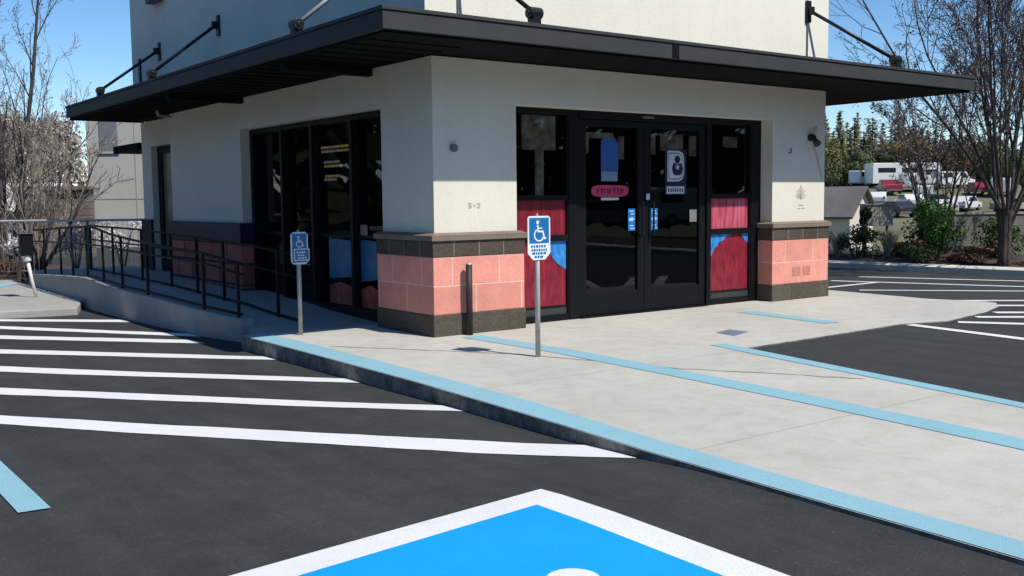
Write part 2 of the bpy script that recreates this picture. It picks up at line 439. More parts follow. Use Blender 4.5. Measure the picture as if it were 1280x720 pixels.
mb = MB()   # the wider ground, below the lot, falling away to the right
nx = 60; ny = 60
def sm(t): t = max(0, min(1, t)); return t*t*(3-2*t)
def gz(x, y):
    d = (x+5.73)*.5997+(y+9.04)*.8002; s_ = (x+5.73)*.8002-(y+9.04)*.5997
    k = sm((s_+2)/14)
    return -.35 - 1.0*sm((x-16.5)/10)*k + k*(.7*sm((d-45)/40) + 3.4*sm((d-85)/50))
xs = [-600, -200, -80, -40, 0, 10, 14, 16, 17, 18, 19, 20, 21, 22, 23, 24, 26, 28, 30, 35, 40, 45, 50, 55, 60, 65, 70, 75, 80, 85, 90, 95, 100, 110, 120, 140, 180, 250, 600]
ys = [-600, -200, -80, -40, -20, -10, 0, 5, 10, 15, 20, 25, 30, 35, 40, 45, 50, 55, 60, 70, 80, 90, 120, 150, 300, 700]
for x0, x1 in zip(xs, xs[1:]):
    for y0, y1 in zip(ys, ys[1:]):
        mb.face([(x, y, gz(x, y)) for x, y in ((x0, y0), (x1, y0), (x1, y1), (x0, y1))])
tag(mb.build('ground', M['ground']), kind='structure')

# sidewalk
CURB = [(-1.536, 1.52), (-1.524, .715), (-1.527, -.044), (-1.540, -1.08), (-1.550, -2.15), (-1.573, -2.66), (-1.605, -3.4), (-1.645, -4.15), (-1.685, -4.71), (-1.70, -4.9), (-1.712, -5.376), (-1.738, -6.05), (-1.752, -6.62), (-1.767, -7.12), (-1.80, -9), (-1.85, -13)]
INNER = [(-.6, -13), (.7, -9), (1.25, -5.75), (1.42, -5.0), (1.60, -4.0), (1.871, -2.636), (3.424, -2.6), (4.615, -2.555), (5.25, -2.75), (5.68, -2.68), (6.475, -2.56), (7.19, -2.343), (7.6, -2.1), (7.68, -1.9), (7.45, -1.196), (7.6, .56), (7.7, 3), (7.7, 11.4)]
INNER[0] = (.1, -13)
poly = CURB + INNER + [(.02, 11.4), (.02, 1.6)]
mb = MB().prism(poly, -.4, 0, 0, 1)
tag(mb.build('sidewalk', [M['concrete'], M['curbface']]), kind='structure')

# concrete access ramp beside the building
def lerp_tab(t, v):
    if v <= t[0][0]: return t[0][1]
    for (a, za), (b, zb) in zip(t, t[1:]):
        if v <= b: return za+(zb-za)*(v-a)/(b-a)
    return t[-1][1]
RZ = [(1.47, 0), (2.0, .015), (2.8, .05), (3.5, .10), (5.2, .15), (6.4, .18), (8.6, .21), (11.6, .22)]
WU = [(2.10, -1.285), (2.4, -1.36), (2.95, -1.46), (4.1, -1.56), (5.6, -1.64), (7.5, -1.67), (11.4, -1.66)]
WZ = [(2.10, .105), (2.95, .158), (4.1, .21), (5.6, .25), (7.4, .325), (8.6, .29), (11.4, .17)]
mb = MB()
vv = [1.47, 2.0, 2.4, 2.8, 3.5, 4.1, 5.2, 6.4, 7.5, 8.6, 10, 11.6]
lu = lambda v: lerp_tab([(1.47, -1.40), (2.10, -1.20)]+[(a, b+.10) for a, b in WU[1:]], v)
for a, b in zip(vv, vv[1:]):
    mb.face([(lu(a), a, lerp_tab(RZ, a)), (.3, a, lerp_tab(RZ, a)), (.3, b, lerp_tab(RZ, b)), (lu(b), b, lerp_tab(RZ, b))])
    mb.face([(lu(a), a, -.4), (lu(a), a, lerp_tab(RZ, a)), (lu(b), b, lerp_tab(RZ, b)), (lu(b), b, -.4)])
mb.face([(-1.40, 1.47, -.1), (.3, 1.47, -.1), (.3, 1.47, 0), (-1.40, 1.47, 0)])
tag(mb.build('ramp_floor', M['concrete_plain']), kind='structure')
mb = MB()
wv = [2.10, 2.4, 2.95, 4.1, 5.6, 6.6, 7.4, 8.6, 10, 11.4]
for v in wv:
    u = lerp_tab(WU, v); z = lerp_tab(WZ, v)
    mb.v += [(u-.015, v, -.4), (u-.008, v, z-.012), (u+.003, v, z), (u+.14, v, z), (u+.15, v, -.4)]
for k in range(len(wv)-1):
    for j in range(4):
        a = k*5+j; mb.f.append((a, a+1, a+6, a+5)); mb.m.append(0)
mb.f.append((0, 1, 2, 3, 4)); mb.m.append(0); e = (len(wv)-1)*5; mb.f.append((e+4, e+3, e+2, e+1, e)); mb.m.append(0)
tag(mb.build('ramp_wall', M['concrete_plain']), 'low grey concrete wall along the open side of the access ramp', 'concrete wall')

# left kerb island
mb = MB().prism([(-1.63, 7.75), (-2.02, 6.47), (-3.02, 6.68), (-4.4, 6.95), (-5.6, 7.9), (-6.2, 10), (-6.2, 13.4), (-1.63, 13.4)], -.4, -.045)
tag(mb.build('kerb_island', M['concrete_plain'], bevel=.02), kind='structure')
mb = MB().face([(-2.5, 10.9, -.040), (-2.3, 10.85, -.040), (-1.70, 12.2, -.040), (-1.80, 12.75, -.040), (-2.0, 12.6, -.040)])
tag(mb or 0, None) if False else None
MB_ = MB(); MB_.face([(-3.1, 10.4, -.040), (-2.85, 10.2, -.040), (-1.76, 11.9, -.040), (-1.76, 12.5, -.040)])
tag(MB_.build('painted_island_line', M['blue']), 'light blue painted band across the concrete kerb island at far left', 'painted line')

# planting beds
mb = MB()
kx = lambda v: 12.5-.12*v
KV = [-40, -25, -12, -4, 0, 4, 8, 12, 16]
for a, b in zip(KV, KV[1:]):
    for (d0, z0), (d1, z1) in (((.2, .06), (1.2, .2)), ((1.2, .2), (2.6, .22)), ((2.6, .22), (4.2, -.5))):
        mb.face([(kx(a)+d0, a, z0), (kx(a)+d1, a, z1), (kx(b)+d1, b, z1), (kx(b)+d0, b, z0)])
tag(mb.build('planting_bed', M['mulch']), kind='structure')
mb = MB()
for a, b in zip(KV, KV[1:]):
    pts = [(-.06, -.3), (-.03, .085), (.02, .115), (.20, .125), (.24, .10), (.24, -.3)]
    for (d0, z0), (d1, z1) in zip(pts, pts[1:]):
        mb.face([(kx(a)+d0, a, z0), (kx(a)+d1, a, z1), (kx(b)+d1, b, z1), (kx(b)+d0, b, z0)])
tag(mb.build('kerb', m_concrete('pale_kerb_concrete', (.72, .69, .60), False)), kind='structure')
mb = MB().prism([(-8, 13.6), (4, 13.6), (6, 30), (-14, 30)], -.5, -.06)
tag(mb.build('back_planting_bed', M['mulch']), kind='structure')

# ------------------------------------------------------------------ painted markings
def wobble(poly, amp=.006, step=.14, seed=1):
    rng = random.Random(seed); out = []
    for a, b in zip(poly, poly[1:]+poly[:1]):
        a = Vector(a); b = Vector(b); n = max(1, int((b-a).length/step)); d = (b-a).normalized(); p = Vector((-d.y, d.x)); o = 0
        for k in range(n):
            o = o*.6+rng.gauss(0, amp*.6); out.append(tuple(a.lerp(b, k/n)+p*(o if k else 0)))
    return out
def clip_sheet(poly, zoff=.004):
    """polygon cut at the break lines of the lot so that it lies on it"""
    bm = bmesh.new(); f = bm.faces.new([bm.verts.new((p[0], p[1], 0)) for p in poly])
    for v, _ in BP[1:-1]:
        bmesh.ops.bisect_plane(bm, geom=bm.verts[:]+bm.edges[:]+bm.faces[:], plane_co=(0, v, 0), plane_no=(0, 1, 0))
    mb = MB()
    for f in bm.faces: mb.face([(v.co.x, v.co.y, zl(v.co.y)+zoff) for v in f.verts])
    bm.free(); return mb
STR = [[(-4.5, -.405), (-4.57, -.74), (-1.715, -4.865), (-1.662, -4.373)],
       [(-4.5, 1.262), (-4.57, .873), (-1.59, -2.93), (-1.585, -2.62)],
       [(-4.5, 2.90), (-4.57, 2.48), (-1.555, -1.25), (-1.54, -.974)],
       [(-4.5, 4.41), (-4.57, 4.02), (-1.54, .56), (-1.53, .86)],
       [(-4.5, 6.0), (-4.57, 5.62), (-1.66, 2.25), (-1.71, 2.70)],
       [(-4.5, 7.70), (-4.57, 7.33), (-1.50, 2.86), (-1.52, 3.28)],
       [(-3.45, 7.02), (-3.55, 6.82), (-1.69, 4.98), (-1.69, 5.36)]]
nm = ['white hatch stripe nearest the blue painted box, on the left asphalt', 'white hatch stripe second nearest the blue painted box', 'white hatch stripe third nearest the blue painted box', 'white hatch stripe meeting the kerb tip near the small dark blue sign',
      'white hatch stripe just beyond the kerb tip, touching the ramp wall', 'second farthest white hatch stripe, running into the ramp wall shadow', 'farthest white hatch stripe, just in front of the kerb island']
for p, l in zip(STR, nm):
    tag(clip_sheet(wobble(p, seed=len(l))).build('hatch_stripe', M['white']), l, 'painted stripe', 'white hatch stripes beside the ramp')
tag(clip_sheet([(-4.60, 7.2), (-4.75, 7.2), (-4.75, -3.57), (-4.60, -3.585)], .008).build('painted_bay_line', M['blue']), 'light blue painted line ending on the asphalt at the left edge', 'painted line')

# accessible parking emblem in its white-bordered box
em = thing('parking_emblem', 'bright blue square with white border and wheelchair figure painted on asphalt', 'painted emblem', (-3.5, -6.0, -.02))
E1 = Vector((-1.728, -.202)).normalized(); E2 = Vector((-.028, -1.581)).normalized(); EC = Vector((-2.561, -5.034)); ES, EB = 1.9, .205
def em_part(name, m, quads, off):
    mb = MB()
    for s0, s1, t0, t1 in quads:
        q = clip_sheet([EC+E1*s+E2*t for s, t in ((s0, t0), (s0, t1), (s1, t1), (s1, t0))], off)
        for f in q.f: mb.face([(q.v[i][0]+3.5, q.v[i][1]+6.0, q.v[i][2]+.02) for i in f])
    return mb.build(name, m, em)
em_part('border', M['white'], ((0, ES, 0, EB), (0, ES, ES-EB, ES), (0, EB, EB, ES-EB), (ES-EB, ES, EB, ES-EB)), .004)
em_part('field', M['bright'], ((EB, ES-EB, EB, ES-EB),), .0042)
def isa(mb, O, ax, ay, s, mi=0):
    """wheelchair figure in a unit box of height s, centred at O"""
    O = Vector(O); ax = Vector(ax); ay = Vector(ay)
    P = lambda x, y: (x*s, y*s)
    mb.disc(O+ax*(-.10*s)+ay*(.40*s), .085*s, ax, ay, 20, mi)
    mb.strip([P(-.10, .29), P(-.07, -.02), P(.20, -.02), P(.30, -.34), P(.40, -.32)], .085*s, O, ax, ay, mi)
    mb.strip([P(-.08, .13), P(.16, .13)], .06*s, O+ax.cross(ay)*.0005, ax, ay, mi)
    arc = [(-.02+.27*math.cos(t), -.18+.27*math.sin(t)) for t in [R_(120+k*14) for k in range(17)]]
    mb.strip([P(x, y) for x, y in arc], .07*s, O+ax.cross(ay)*.0007, ax, ay, mi)
    return mb
isa(MB(), (-.255, -.315, .009), (.117, -.993, 0), (.993, .117, 0), 1.25).build('wheelchair_figure', M['white'], em)

def quad_line(a, b, w, z, name, m):
    a = Vector(a); b = Vector(b); d = (b-a).normalized(); n = Vector((-d.y, d.x))*w/2
    mb = MB(); mb.face([(p.x, p.y, z) for p in (a+n, a-n, b-n, b+n)])
    return mb.build(name, m)
# on the concrete
IN_ = [(-1.27, 1.5), (-1.235, .7), (-1.235, -.1), (-1.25, -1.08), (-1.28, -2.15), (-1.297, -2.66), (-1.325, -3.4), (-1.40, -4.15), (-1.45, -4.71), (-1.465, -4.9), (-1.49, -5.376), (-1.53, -6.05), (-1.548, -6.62), (-1.557, -7.12), (-1.58, -9), (-1.62, -13)]
mb = MB()
for k in range(len(CURB)-1):
    a, b, c, d = CURB[k], CURB[k+1], IN_[k+1], IN_[k]
    mb.face([(a[0]+.006, a[1], .004), (b[0]+.006, b[1], .004), (c[0], c[1], .004), (d[0], d[1], .004)])
tag(mb.build('painted_kerb_band', M['blue']), 'light blue band painted along the front kerb of the sidewalk', 'painted line')
mb = MB()
la = [(.34, -.2), (.40, -1.6), (.335, -3.22), (.25, -4.6), (.105, -6.2), (-.35, -9.5)]
for k in range(len(la)-1):
    a = Vector(la[k]); b = Vector(la[k+1]); n = Vector((.125, 0))
    mb.face([(q.x, q.y, .004) for q in (a-n, b-n, b+n, a+n)])
tag(mb.build('painted_path_line', M['blue']), 'light blue line across the middle of the sidewalk starting beside the pipe post', 'painted line')
mb = MB()
lb = [(1.75, -2.30, 1.94, -2.33), (1.66, -2.75, 1.87, -2.66), (1.43, -4.0, 1.60, -4.0), (1.25, -5.0, 1.41, -5.0), (1.10, -5.75, 1.245, -5.75), (.55, -9, .695, -9)]
for p, q in zip(lb, lb[1:]):
    mb.face([(p[0], p[1], .004), (p[2], p[3], .004), (q[2], q[3], .004), (q[0], q[1], .004)])
tag(mb.build('painted_edge_line', M['blue']), 'light blue line bordering the dark asphalt patch on the right', 'painted line')
mb = MB(); mb.face([(q[0], q[1], .004) for q in ((4.18, -.55), (4.42, -.63), (4.23, -2.03), (4.02, -1.99))])
tag(mb.build('painted_short_line', M['blue']), 'short light blue line in front of the right pier', 'painted line')
mb = MB(); mb.prism([(2.498, -1.70), (2.811, -1.617), (2.804, -1.881), (2.449, -1.997)], -.05, .004)
tag(mb.build('utility_cover', M['tactile']), 'small blue grey utility cover set into the concrete before the doors', 'utility cover')
# right hand lot
RS = [((7.5, -1.47), (8.9, -2.77), .14, 'white hatch stripe nearest the tip of the right sidewalk, highest of the fan'), ((7.36, -2.23), (8.4, -3.2), .16, 'second white hatch stripe fanning out from the right sidewalk tip'),
      ((6.56, -2.62), (7.9, -3.82), .17, 'third white hatch stripe fanning out from the right sidewalk tip'), ((5.95, -2.72), (7.3, -3.95), .17, 'fourth white hatch stripe fanning out from the right sidewalk tip'),
      ((5.33, -2.84), (6.3, -4.3), .17, 'fifth white hatch stripe, closest above the angled line of the dark patch')]
for a, b, wd, l in RS:
    tag(quad_line(a, b, wd, -.008, 'hatch_stripe', M['white']), l, 'painted stripe', 'white hatch stripes on the right lot')
tag(quad_line((4.70, -2.62), (4.36, -4.9), .15, -.006, 'bay_line', M['white']), 'white bay line slanting across the dark asphalt patch edge', 'painted stripe')
for a, b, wd, l in (((10.288, 1.85), (11.6, -1.1), .12, 'farthest white bay line in the right lot, near the kerb'), ((9.19, 1.661), (10.75, -2.1), .13, 'middle white bay line in the right lot'), ((8.0, .9), (9.45, .93), .11, 'short white bay line beside the right pier'), ((8.0, .28), (10.0, -1.9), .11, 'nearest white bay line beyond the right sidewalk')):
    tag(quad_line(a, b, wd, -.007, 'bay_line', M['white']), l, 'painted stripe', 'white bay lines in the right lot')

# ------------------------------------------------------------------ the restaurant
B = thing('restaurant_building', 'cream stucco corner restaurant with black metal canopy and pink block base', 'building', (0, 0, 0))
HZ = 2.96
mb = MB()
t = .28
# front wall
mb.box(.05, 1.15, .05, .05+t, 0, HZ); mb.box(5.585, 6.75, .05, .05+t, 0, HZ); mb.box(1.15, 5.585, .05, .05+t, 2.51, HZ)
# left wall
mb.box(.05, .05+t, .05+t, 1.14, 0, HZ); mb.box(.05, .05+t, 1.14, 5.28, 2.51, HZ); mb.box(.05, .05+t, 5.28, 8.36, 0, HZ)
mb.box(.25, .25+t, 8.36, 9.0, 0, HZ) if False else None
mb.box(.25, .5, 10.05, 10.6, 0, HZ); mb.box(.25, .5, 8.36, 8.9, 0, HZ); mb.box(.25, .5, 8.9, 10.05, 2.5, HZ)
# right and rear walls
mb.box(6.47, 6.75, .05+t, 10.6, 0, HZ); mb.box(.5, 6.47, 10.35, 10.6, 0, HZ)
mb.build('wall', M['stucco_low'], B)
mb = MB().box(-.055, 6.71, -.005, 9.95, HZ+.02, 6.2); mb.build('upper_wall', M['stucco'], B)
mb = MB().box(-.09, 6.745, -.04, 9.985, 6.2, 6.32); mb.build('parapet_cap', M['fascia'], B)
# block wainscot, as courses
def wains(x0, x1, y0, y1, name='pier_base'):
    e = 0
    c = MB().box(x0, x1, y0, y1, .232, .848); p = c.build('block_course', M['pink'], B, .004)
    MB().box(x0-.012, x1+.012, y0-.012, y1+.012, 0, .23).build('stone_base', M['base'], p, .008)
    MB().box(x0-.008, x1+.008, y0-.008, y1+.008, .85, 1.02).build('stone_band', M['band'], p, .006)
    m2 = MB(); a, b_, c_, d = x0-.03, x1+.03, y0-.03, y1+.03
    m2.prism([(a, c_), (b_, c_), (b_, d), (a, d)], 1.022, 1.075)
    i = len(m2.v); m2.v += [(a, c_, 1.077), (b_, c_, 1.077), (b_, d, 1.077), (a, d, 1.077), (x0+.03, y0+.03, 1.105), (x1-.03, y0+.03, 1.105), (x1-.03, y1-.03, 1.105), (x0+.03, y1-.03, 1.105)]
    for f in ((0, 1, 5, 4), (1, 2, 6, 5), (2, 3, 7, 6), (3, 0, 4, 7), (4, 5, 6, 7)): m2.f.append(tuple(i+k for k in f)); m2.m.append(0)
    m2.build('cap_stone', M['cap'], p)
    return p
wains(0, 1.21, 0, 1.20)
wains(5.54, 6.80, 0, .5)
# side wall wainscot (pier between the window and the recess), shade put into its red
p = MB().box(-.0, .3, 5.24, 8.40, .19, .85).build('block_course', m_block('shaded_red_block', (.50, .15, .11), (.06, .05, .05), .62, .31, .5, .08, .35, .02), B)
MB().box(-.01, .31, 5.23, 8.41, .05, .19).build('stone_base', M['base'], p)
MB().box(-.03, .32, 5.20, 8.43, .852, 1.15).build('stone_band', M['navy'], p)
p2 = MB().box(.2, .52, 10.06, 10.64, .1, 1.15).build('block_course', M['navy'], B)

# canopy
can = MB()
X0, X1, Y0, Y1 = -1.09, 9.0, -.943, 10.5
can_o = None
mb = MB(); fz0, fz1 = 3.0, 3.165
th = .05
mb.box(X0, X1, Y0, Y0+th, fz0, fz1); mb.box(X0, X0+th, Y0+th, Y1, fz0, fz1); mb.box(X1-th, X1, Y0+th, Y1, fz0, fz1); mb.box(X0+th, X1-th, Y1-th, Y1, fz0, fz1)
can_o = mb.build('canopy', M['fascia'], B, .004)
mb = MB(); e = .014
mb.box(X0-e, X1+e, Y0-e, Y0+th, 3.170, 3.205); mb.box(X0-e, X0+th, Y0+th, Y1+e, 3.170, 3.205); mb.box(X1-th, X1+e, Y0+th, Y1+e, 3.170, 3.205)
mb.build('fascia_lip', M['fascia'], can_o, .003)
mb = MB()
zc = 3.12
mb.box(X0+th, X1-th, Y0+th, -.01, zc, zc+.03); mb.box(X0+th, -.06, -.01, Y1-th, zc, zc+.03); mb.box(6.715, X1-th, -.01, Y1-th, zc, zc+.03)
mb.build('roof_deck', M['soffit'], can_o)
mb = MB()
mb.box(X0+th, X1-th, Y0+th, .33, 2.975, 3.0); mb.box(X0+th, .33, .33, Y1-th, 2.975, 3.0); mb.box(6.5, X1-th, .33, Y1-th, 2.975, 3.0)
k = 0
while True:
    y = -.5 + k*.32; k += 1
    if y > 10.3: break
    mb.box(X0+th+.02, .04, y, y+.05, 2.962, 2.974)
mb.build('soffit', M['soffit'], can_o)
for y in (1.30, 5.10): MB().box(X0+.06, .045, y, y+.12, 2.875, 2.961).build('outrigger_beam', M['soffit'], can_o)
MB().box(2.594, 2.70, Y0-.006, Y0+.01, 3.004, 3.163).build('splice_plate', M['soffit'], can_o)
MB().box(X0+.05, .25, 10.40, 10.46, 2.955, 2.999).build('end_beam', M['soffit'], can_o)
# tie rods
def tie(bx, by, bz, ex, ey, ez, nx, ny, bright=False):
    r = MB().tube([(bx+nx*.05, by+ny*.05, bz), (ex, ey, ez)], .024, 10).build('tie_rod', M['galv'] if bright else M['rod'], can_o, smooth=True)
    m = MB()
    tx, ty = -ny, nx
    a = .055
    m.box(min(bx-abs(tx)*a, bx+nx*.03, bx), max(bx+abs(tx)*a, bx+nx*.03, bx), min(by-abs(ty)*a, by+ny*.03, by), max(by+abs(ty)*a, by+ny*.03, by), bz-.15, bz+.15)
    a = .022
    m.box(bx+min(0, nx*.11)-abs(tx)*a, bx+max(0, nx*.11)+abs(tx)*a, by+min(0, ny*.11)-abs(ty)*a, by+max(0, ny*.11)+abs(ty)*a, bz-.055, bz+.055)
    m.build('wall_plate', M['rod'], r, .008)
    m = MB()
    d = Vector((ty, -tx, 0)); c = Vector((ex, ey, ez)); tv = Vector((tx, ty, 0))
    m.tube([c-tv*.075, c+tv*.075], .06, 16); m.tube([c-tv*.085, c+tv*.085], .025, 8)
    m.box(ex-.05, ex+.05, ey-.05, ey+.05, 3.2, ez-.02)
    m.build('clevis', M['rod'], r, .004)
    return r
tie(-.055, 1.0, 4.05, -1.02, 1.0, 3.31, -1, 0, True)  # sunlit rod, its brightness put in as a paler metal
tie(-.055, 5.68, 4.05, -1.02, 5.82, 3.31, -1, 0)
tie(-.055, 8.38, 4.0, -1.02, 8.5, 3.31, -1, 0)
tie(.35, -.005, 4.05, .70, -.87, 3.32, 0, -1)
tie(6.23, -.005, 4.02, 7.04, -.87, 3.32, 0, -1)
MB().box(-.09, -.056, 9.42, 9.50, 3.6, 4.0).build('corner_plate', M['rod'], B)
MB().box(-.20, -.056, 8.05, 8.60, 4.80, 4.95).build('wall_fixture', M['rod'], B, .01)
for x, z0, z1 in ((.35, 3.2, 3.9), (6.22, 3.2, 3.87)):
    MB().tube([(x, -.018, z0), (x, -.018, z1)], .011, 8).build('conduit', M['greybox'], B)
MB().tube([(.02, 8.2, 2.9), (-.25, 8.0, 2.9), (-.5, 7.3, 2.9)], .02, 8).build('conduit', M['galv'], B)
# rear awning
MB().box(.2, .9, 10.63, 12.3, 2.46, 2.60).build('rear_awning', M['soffit'], B)

# storefront: front opening u 1.15..5.585 at v = .30
YF = .30
A_ = M['alu']
mb = MB()
def fr(u0, u1, z0, z1, d=.05, y=YF): mb.box(u0, u1, y-d, y+d, z0, z1)
fr(1.152, 1.30, 0, 2.508); fr(2.085, 2.25, 0, 2.508); fr(4.49, 4.565, 0, 2.508); fr(5.385, 5.583, 0, 2.508)
fr(1.30, 2.085, 2.445, 2.508); fr(2.25, 4.49, 2.415, 2.508, .055); fr(4.565, 5.385, 2.43, 2.508)
fr(2.25, 4.49, .0, .018, .09)
mb.build('storefront_frame', A_, B, .004)
def pane(name, x0, x1, z0, z1, y, m, parent):
    q = MB(); q.face([(x0, y, z0), (x1, y, z0), (x1, y, z1), (x0, y, z1)]); return q.build(name, m, parent, recalc=False)
def sidelite(u0, u1, flip):
    q = MB()
    for a, b, d in ((.0, .08, .045), (.165, .185, .03), (.955, 1.03, .045), (1.435, 1.50, .045)): q.box(u0+.02, u1-.02, YF-d, YF+d, a, b)
    q.box(u0, u0+.02, YF-.04, YF+.04, 0, 2.445); q.box(u1-.02, u1, YF-.04, YF+.04, 0, 2.445)
    f = q.build('window', A_, B, .003)
    pane('glass', u0, u1, 1.50, 2.445, YF, M['glass'], f)
    MB().box(u0, u1, YF-.02, YF, .08, .165).build('kick_panel', m_plain('grey_kick', (.035, .042, .042), .5), f)
    up = MB(); up.face([(u0, YF-.006, 1.03), (u1, YF-.006, 1.03), (u1, YF-.006, 1.435), (u0, YF-.006, 1.435)])
    up.build('upper_poster', M['red2'] if flip else M['red1'], f)
    # lower poster: red dome rising against blue corners
    y = YF-.008; lo = MB(); lo.face([(u0, y, .185), (u1, y, .185), (u1, y, .955), (u0, y, .955)])
    lo.build('lower_poster', M['dome'], f)
    bl = MB(); y = YF-.013
    if flip:
        arc = [(u0, .61), (u0+.035, .665), (u0+.06, .67), (u0+.11, .765), (u0+.17, .79), (u0+.21, .85), (u0+.29, .865), (u0+.33, .91), (u0+.40, .92), (u0+.44, .955)]
        bl.face([(x, y, z) for x, z in arc]+[(u0, y, .955)])
        bl.face([(u1-.17, y, .955), (u1-.10, y, .87), (u1-.05, y, .83), (u1, y, .82), (u1, y, .955)])
    else:
        arc = [(u1, .595), (u1-.08, .64), (u1-.16, .69), (u1-.24, .77), (u1-.29, .86), (u1-.31, .955)]
        bl.face([(x, y, z) for x, z in arc]+[(u1, y, .955)])
    bl.build('blue_corner', M['bluep'], f)
    return f
sidelite(1.30, 2.085, False)
sidelite(4.565, 5.385, True)
def door(u0, u1, hinge_left):
    q = MB(); st = .115; d = .025
    q.box(u0, u0+st, YF-d, YF+d, .02, 2.412); q.box(u1-st, u1, YF-d, YF+d, .02, 2.412)
    q.box(u0+st, u1-st, YF-d, YF+d, .02, .292); q.box(u0+st, u1-st, YF-d, YF+d, 2.326, 2.412)
    f = q.build('entrance_door', A_, B, .004)
    pane('glass', u0+st, u1-st, .292, 2.326, YF, M['glass'], f)
    uh = u1-.09 if hinge_left else u0+.09
    h = MB().tube([(uh, YF-.03, .98), (uh, YF-.10, .98), (uh, YF-.10, 1.40), (uh, YF-.03, 1.40)], .014, 8)
    h.build('handle', M['rod'], f)
    uh = u1-.225 if hinge_left else u0+.165
    s = MB().box(uh-.06, uh+.06, YF-.032, YF-.026, 1.045, 1.322)
    s.build('handle_plaque', M['sticker_blue'], f, .012)
    k = MB(); y = YF-.0345
    for (a, b, c, e_) in ((-.045, .03, 1.285, 1.300), (-.02, .045, 1.25, 1.265), (-.05, -.015, 1.17, 1.205), (-.015, .02, 1.165, 1.215), (.02, .05, 1.18, 1.20), (-.04, .03, 1.10, 1.115), (-.03, .045, 1.065, 1.08)):
        k.face([(uh+a, y, c), (uh+b, y, c), (uh+b, y, e_), (uh+a, y, e_)])
    k.build('plaque_marking', M['poster_pale2'], f)
    return f
dl = door(2.262, 3.352, True)
dr = door(3.358, 4.482, False)
yp = YF-.012
# left door: blue poster, pink oval sign with a white strip
q = MB(); q.face([(2.63, yp, 1.79), (2.915, yp, 1.79), (2.915, yp, 2.12), (2.87, yp, 2.19), (2.68, yp, 2.195), (2.63, yp, 2.15)]); a = q.build('blue_poster', M['poster_blue'], dl)
q = MB(); q.face([(2.635, yp, 1.665), (2.905, yp, 1.665), (2.905, yp, 1.785), (2.635, yp, 1.785)]); q.build('pale_poster', M['poster_pale'], dl)
q = MB(); cx, cz = 2.78, 1.545; pts = []
for k in range(28):
    t_ = 2*math.pi*k/28; pts.append((cx+.31*math.copysign(abs(math.cos(t_))**.45, math.cos(t_)), yp, cz+.073*math.copysign(abs(math.sin(t_))**.7, math.sin(t_))))
q.face(pts); q.build('pink_sign', M['poster_pink'], dl)
q = MB(); y2 = yp-.004
for x, h_ in ((-.22, .05), (-.15, .045), (-.10, .03), (-.05, .03), (-.01, .04), (.06, .05), (.12, .045), (.17, .05), (.21, .03)):
    q.face([(cx+x, y2, cz-h_*.8), (cx+x+.022, y2, cz-h_*.8), (cx+x+.022, y2, cz+h_*.8), (cx+x, y2, cz+h_*.8)])
for x0_, x1_, z_ in ((-.15, -.09, .02), (-.05, .01, -.02), (.06, .14, .03)):
    q.face([(cx+x0_, y2-.0005, cz+z_-.008), (cx+x1_, y2-.0005, cz+z_-.008), (cx+x1_, y2-.0005, cz+z_+.008), (cx+x0_, y2-.0005, cz+z_+.008)])
q.build('pink_sign_lettering', M['poster_dpink'], dl)
q = MB(); q.face([(2.63, yp, 1.432), (2.925, yp, 1.432), (2.925, yp, 1.463), (2.63, yp, 1.463)]); q.build('white_strip', M['poster_white'], dl)
# right door: navy poster with a white D emblem and a white label
q = MB(); q.face([(3.735, yp, 1.49), (4.13, yp, 1.49), (4.13, yp, 2.08), (3.735, yp, 2.08)]); q.build('navy_poster', M['poster_navy'], dr)
q = MB(); y2 = yp-.004
D_ = [(3.775, 1.665), (3.99, 1.665), (4.06, 1.70), (4.085, 1.78), (4.085, 1.95), (4.06, 2.03), (3.99, 2.06), (3.775, 2.06)]
q.face([(x, y2, z) for x, z in D_]); q.build('letter_emblem', M['poster_white'], dr)
q = MB(); y3 = yp-.007
D2 = [(x0_+(3.93-x0_)*.13, z0_+(1.86-z0_)*.13) for x0_, z0_ in D_]
ring = list(zip(D2, D2[1:]+D2[:1]))
for (p0, p1) in ring:
    s0 = (p0[0]+(3.93-p0[0])*.06, p0[1]+(1.86-p0[1])*.06); s1 = (p1[0]+(3.93-p1[0])*.06, p1[1]+(1.86-p1[1])*.06)
    q.face([(p0[0], y3, p0[1]), (p1[0], y3, p1[1]), (s1[0], y3, s1[1]), (s0[0], y3, s0[1])])
q.disc((3.955, y3, 1.95), .052, (1, 0, 0), (0, 0, 1), 16)
q.face([(3.955+.105*math.cos(R_(a_))*r_, y3, 1.83+.105*math.sin(R_(a_))*r_) for a_, r_ in ((90, .6), (45, 1), (0, .95), (-45, 1), (-90, .85), (-135, 1), (180, .95), (135, 1))])
q.build('emblem_figure', M['poster_navy'], dr)
q = MB(); y4 = yp-.0095; q.face([(3.955+.045*math.cos(R_(90+36*k))*(1 if k % 2 == 0 else .45), y4, 1.85+.045*math.sin(R_(90+36*k))*(1 if k % 2 == 0 else .45)) for k in range(10)])
q.build('emblem_star', M['poster_white'], dr)
q = MB(); q.face([(3.76, y2, 1.507), (4.09, y2, 1.507), (4.09, y2, 1.60), (3.76, y2, 1.60)]); q.build('white_label', M['poster_white'], dr)
q = MB()
for k in range(7): q.face([(3.785+k*.042, y3, 1.53), (3.785+k*.042+.024, y3, 1.53), (3.785+k*.042+.024, y3, 1.575), (3.785+k*.042, y3, 1.575)])
q.build('label_lettering', M['navy'], dr)
q = MB().box(3.375, 3.432, YF-.045, YF-.028, 1.43, 1.51); q.build('lock_plate', M['poster_white'], dr, .006)
q = MB(); q.face([(4.195, yp, 1.135), (4.33, yp, 1.135), (4.33, yp, 1.295), (4.195, yp, 1.295)]); q.build('grey_notice', m_plain('grey_notice', (.19, .19, .18), .6), dr)
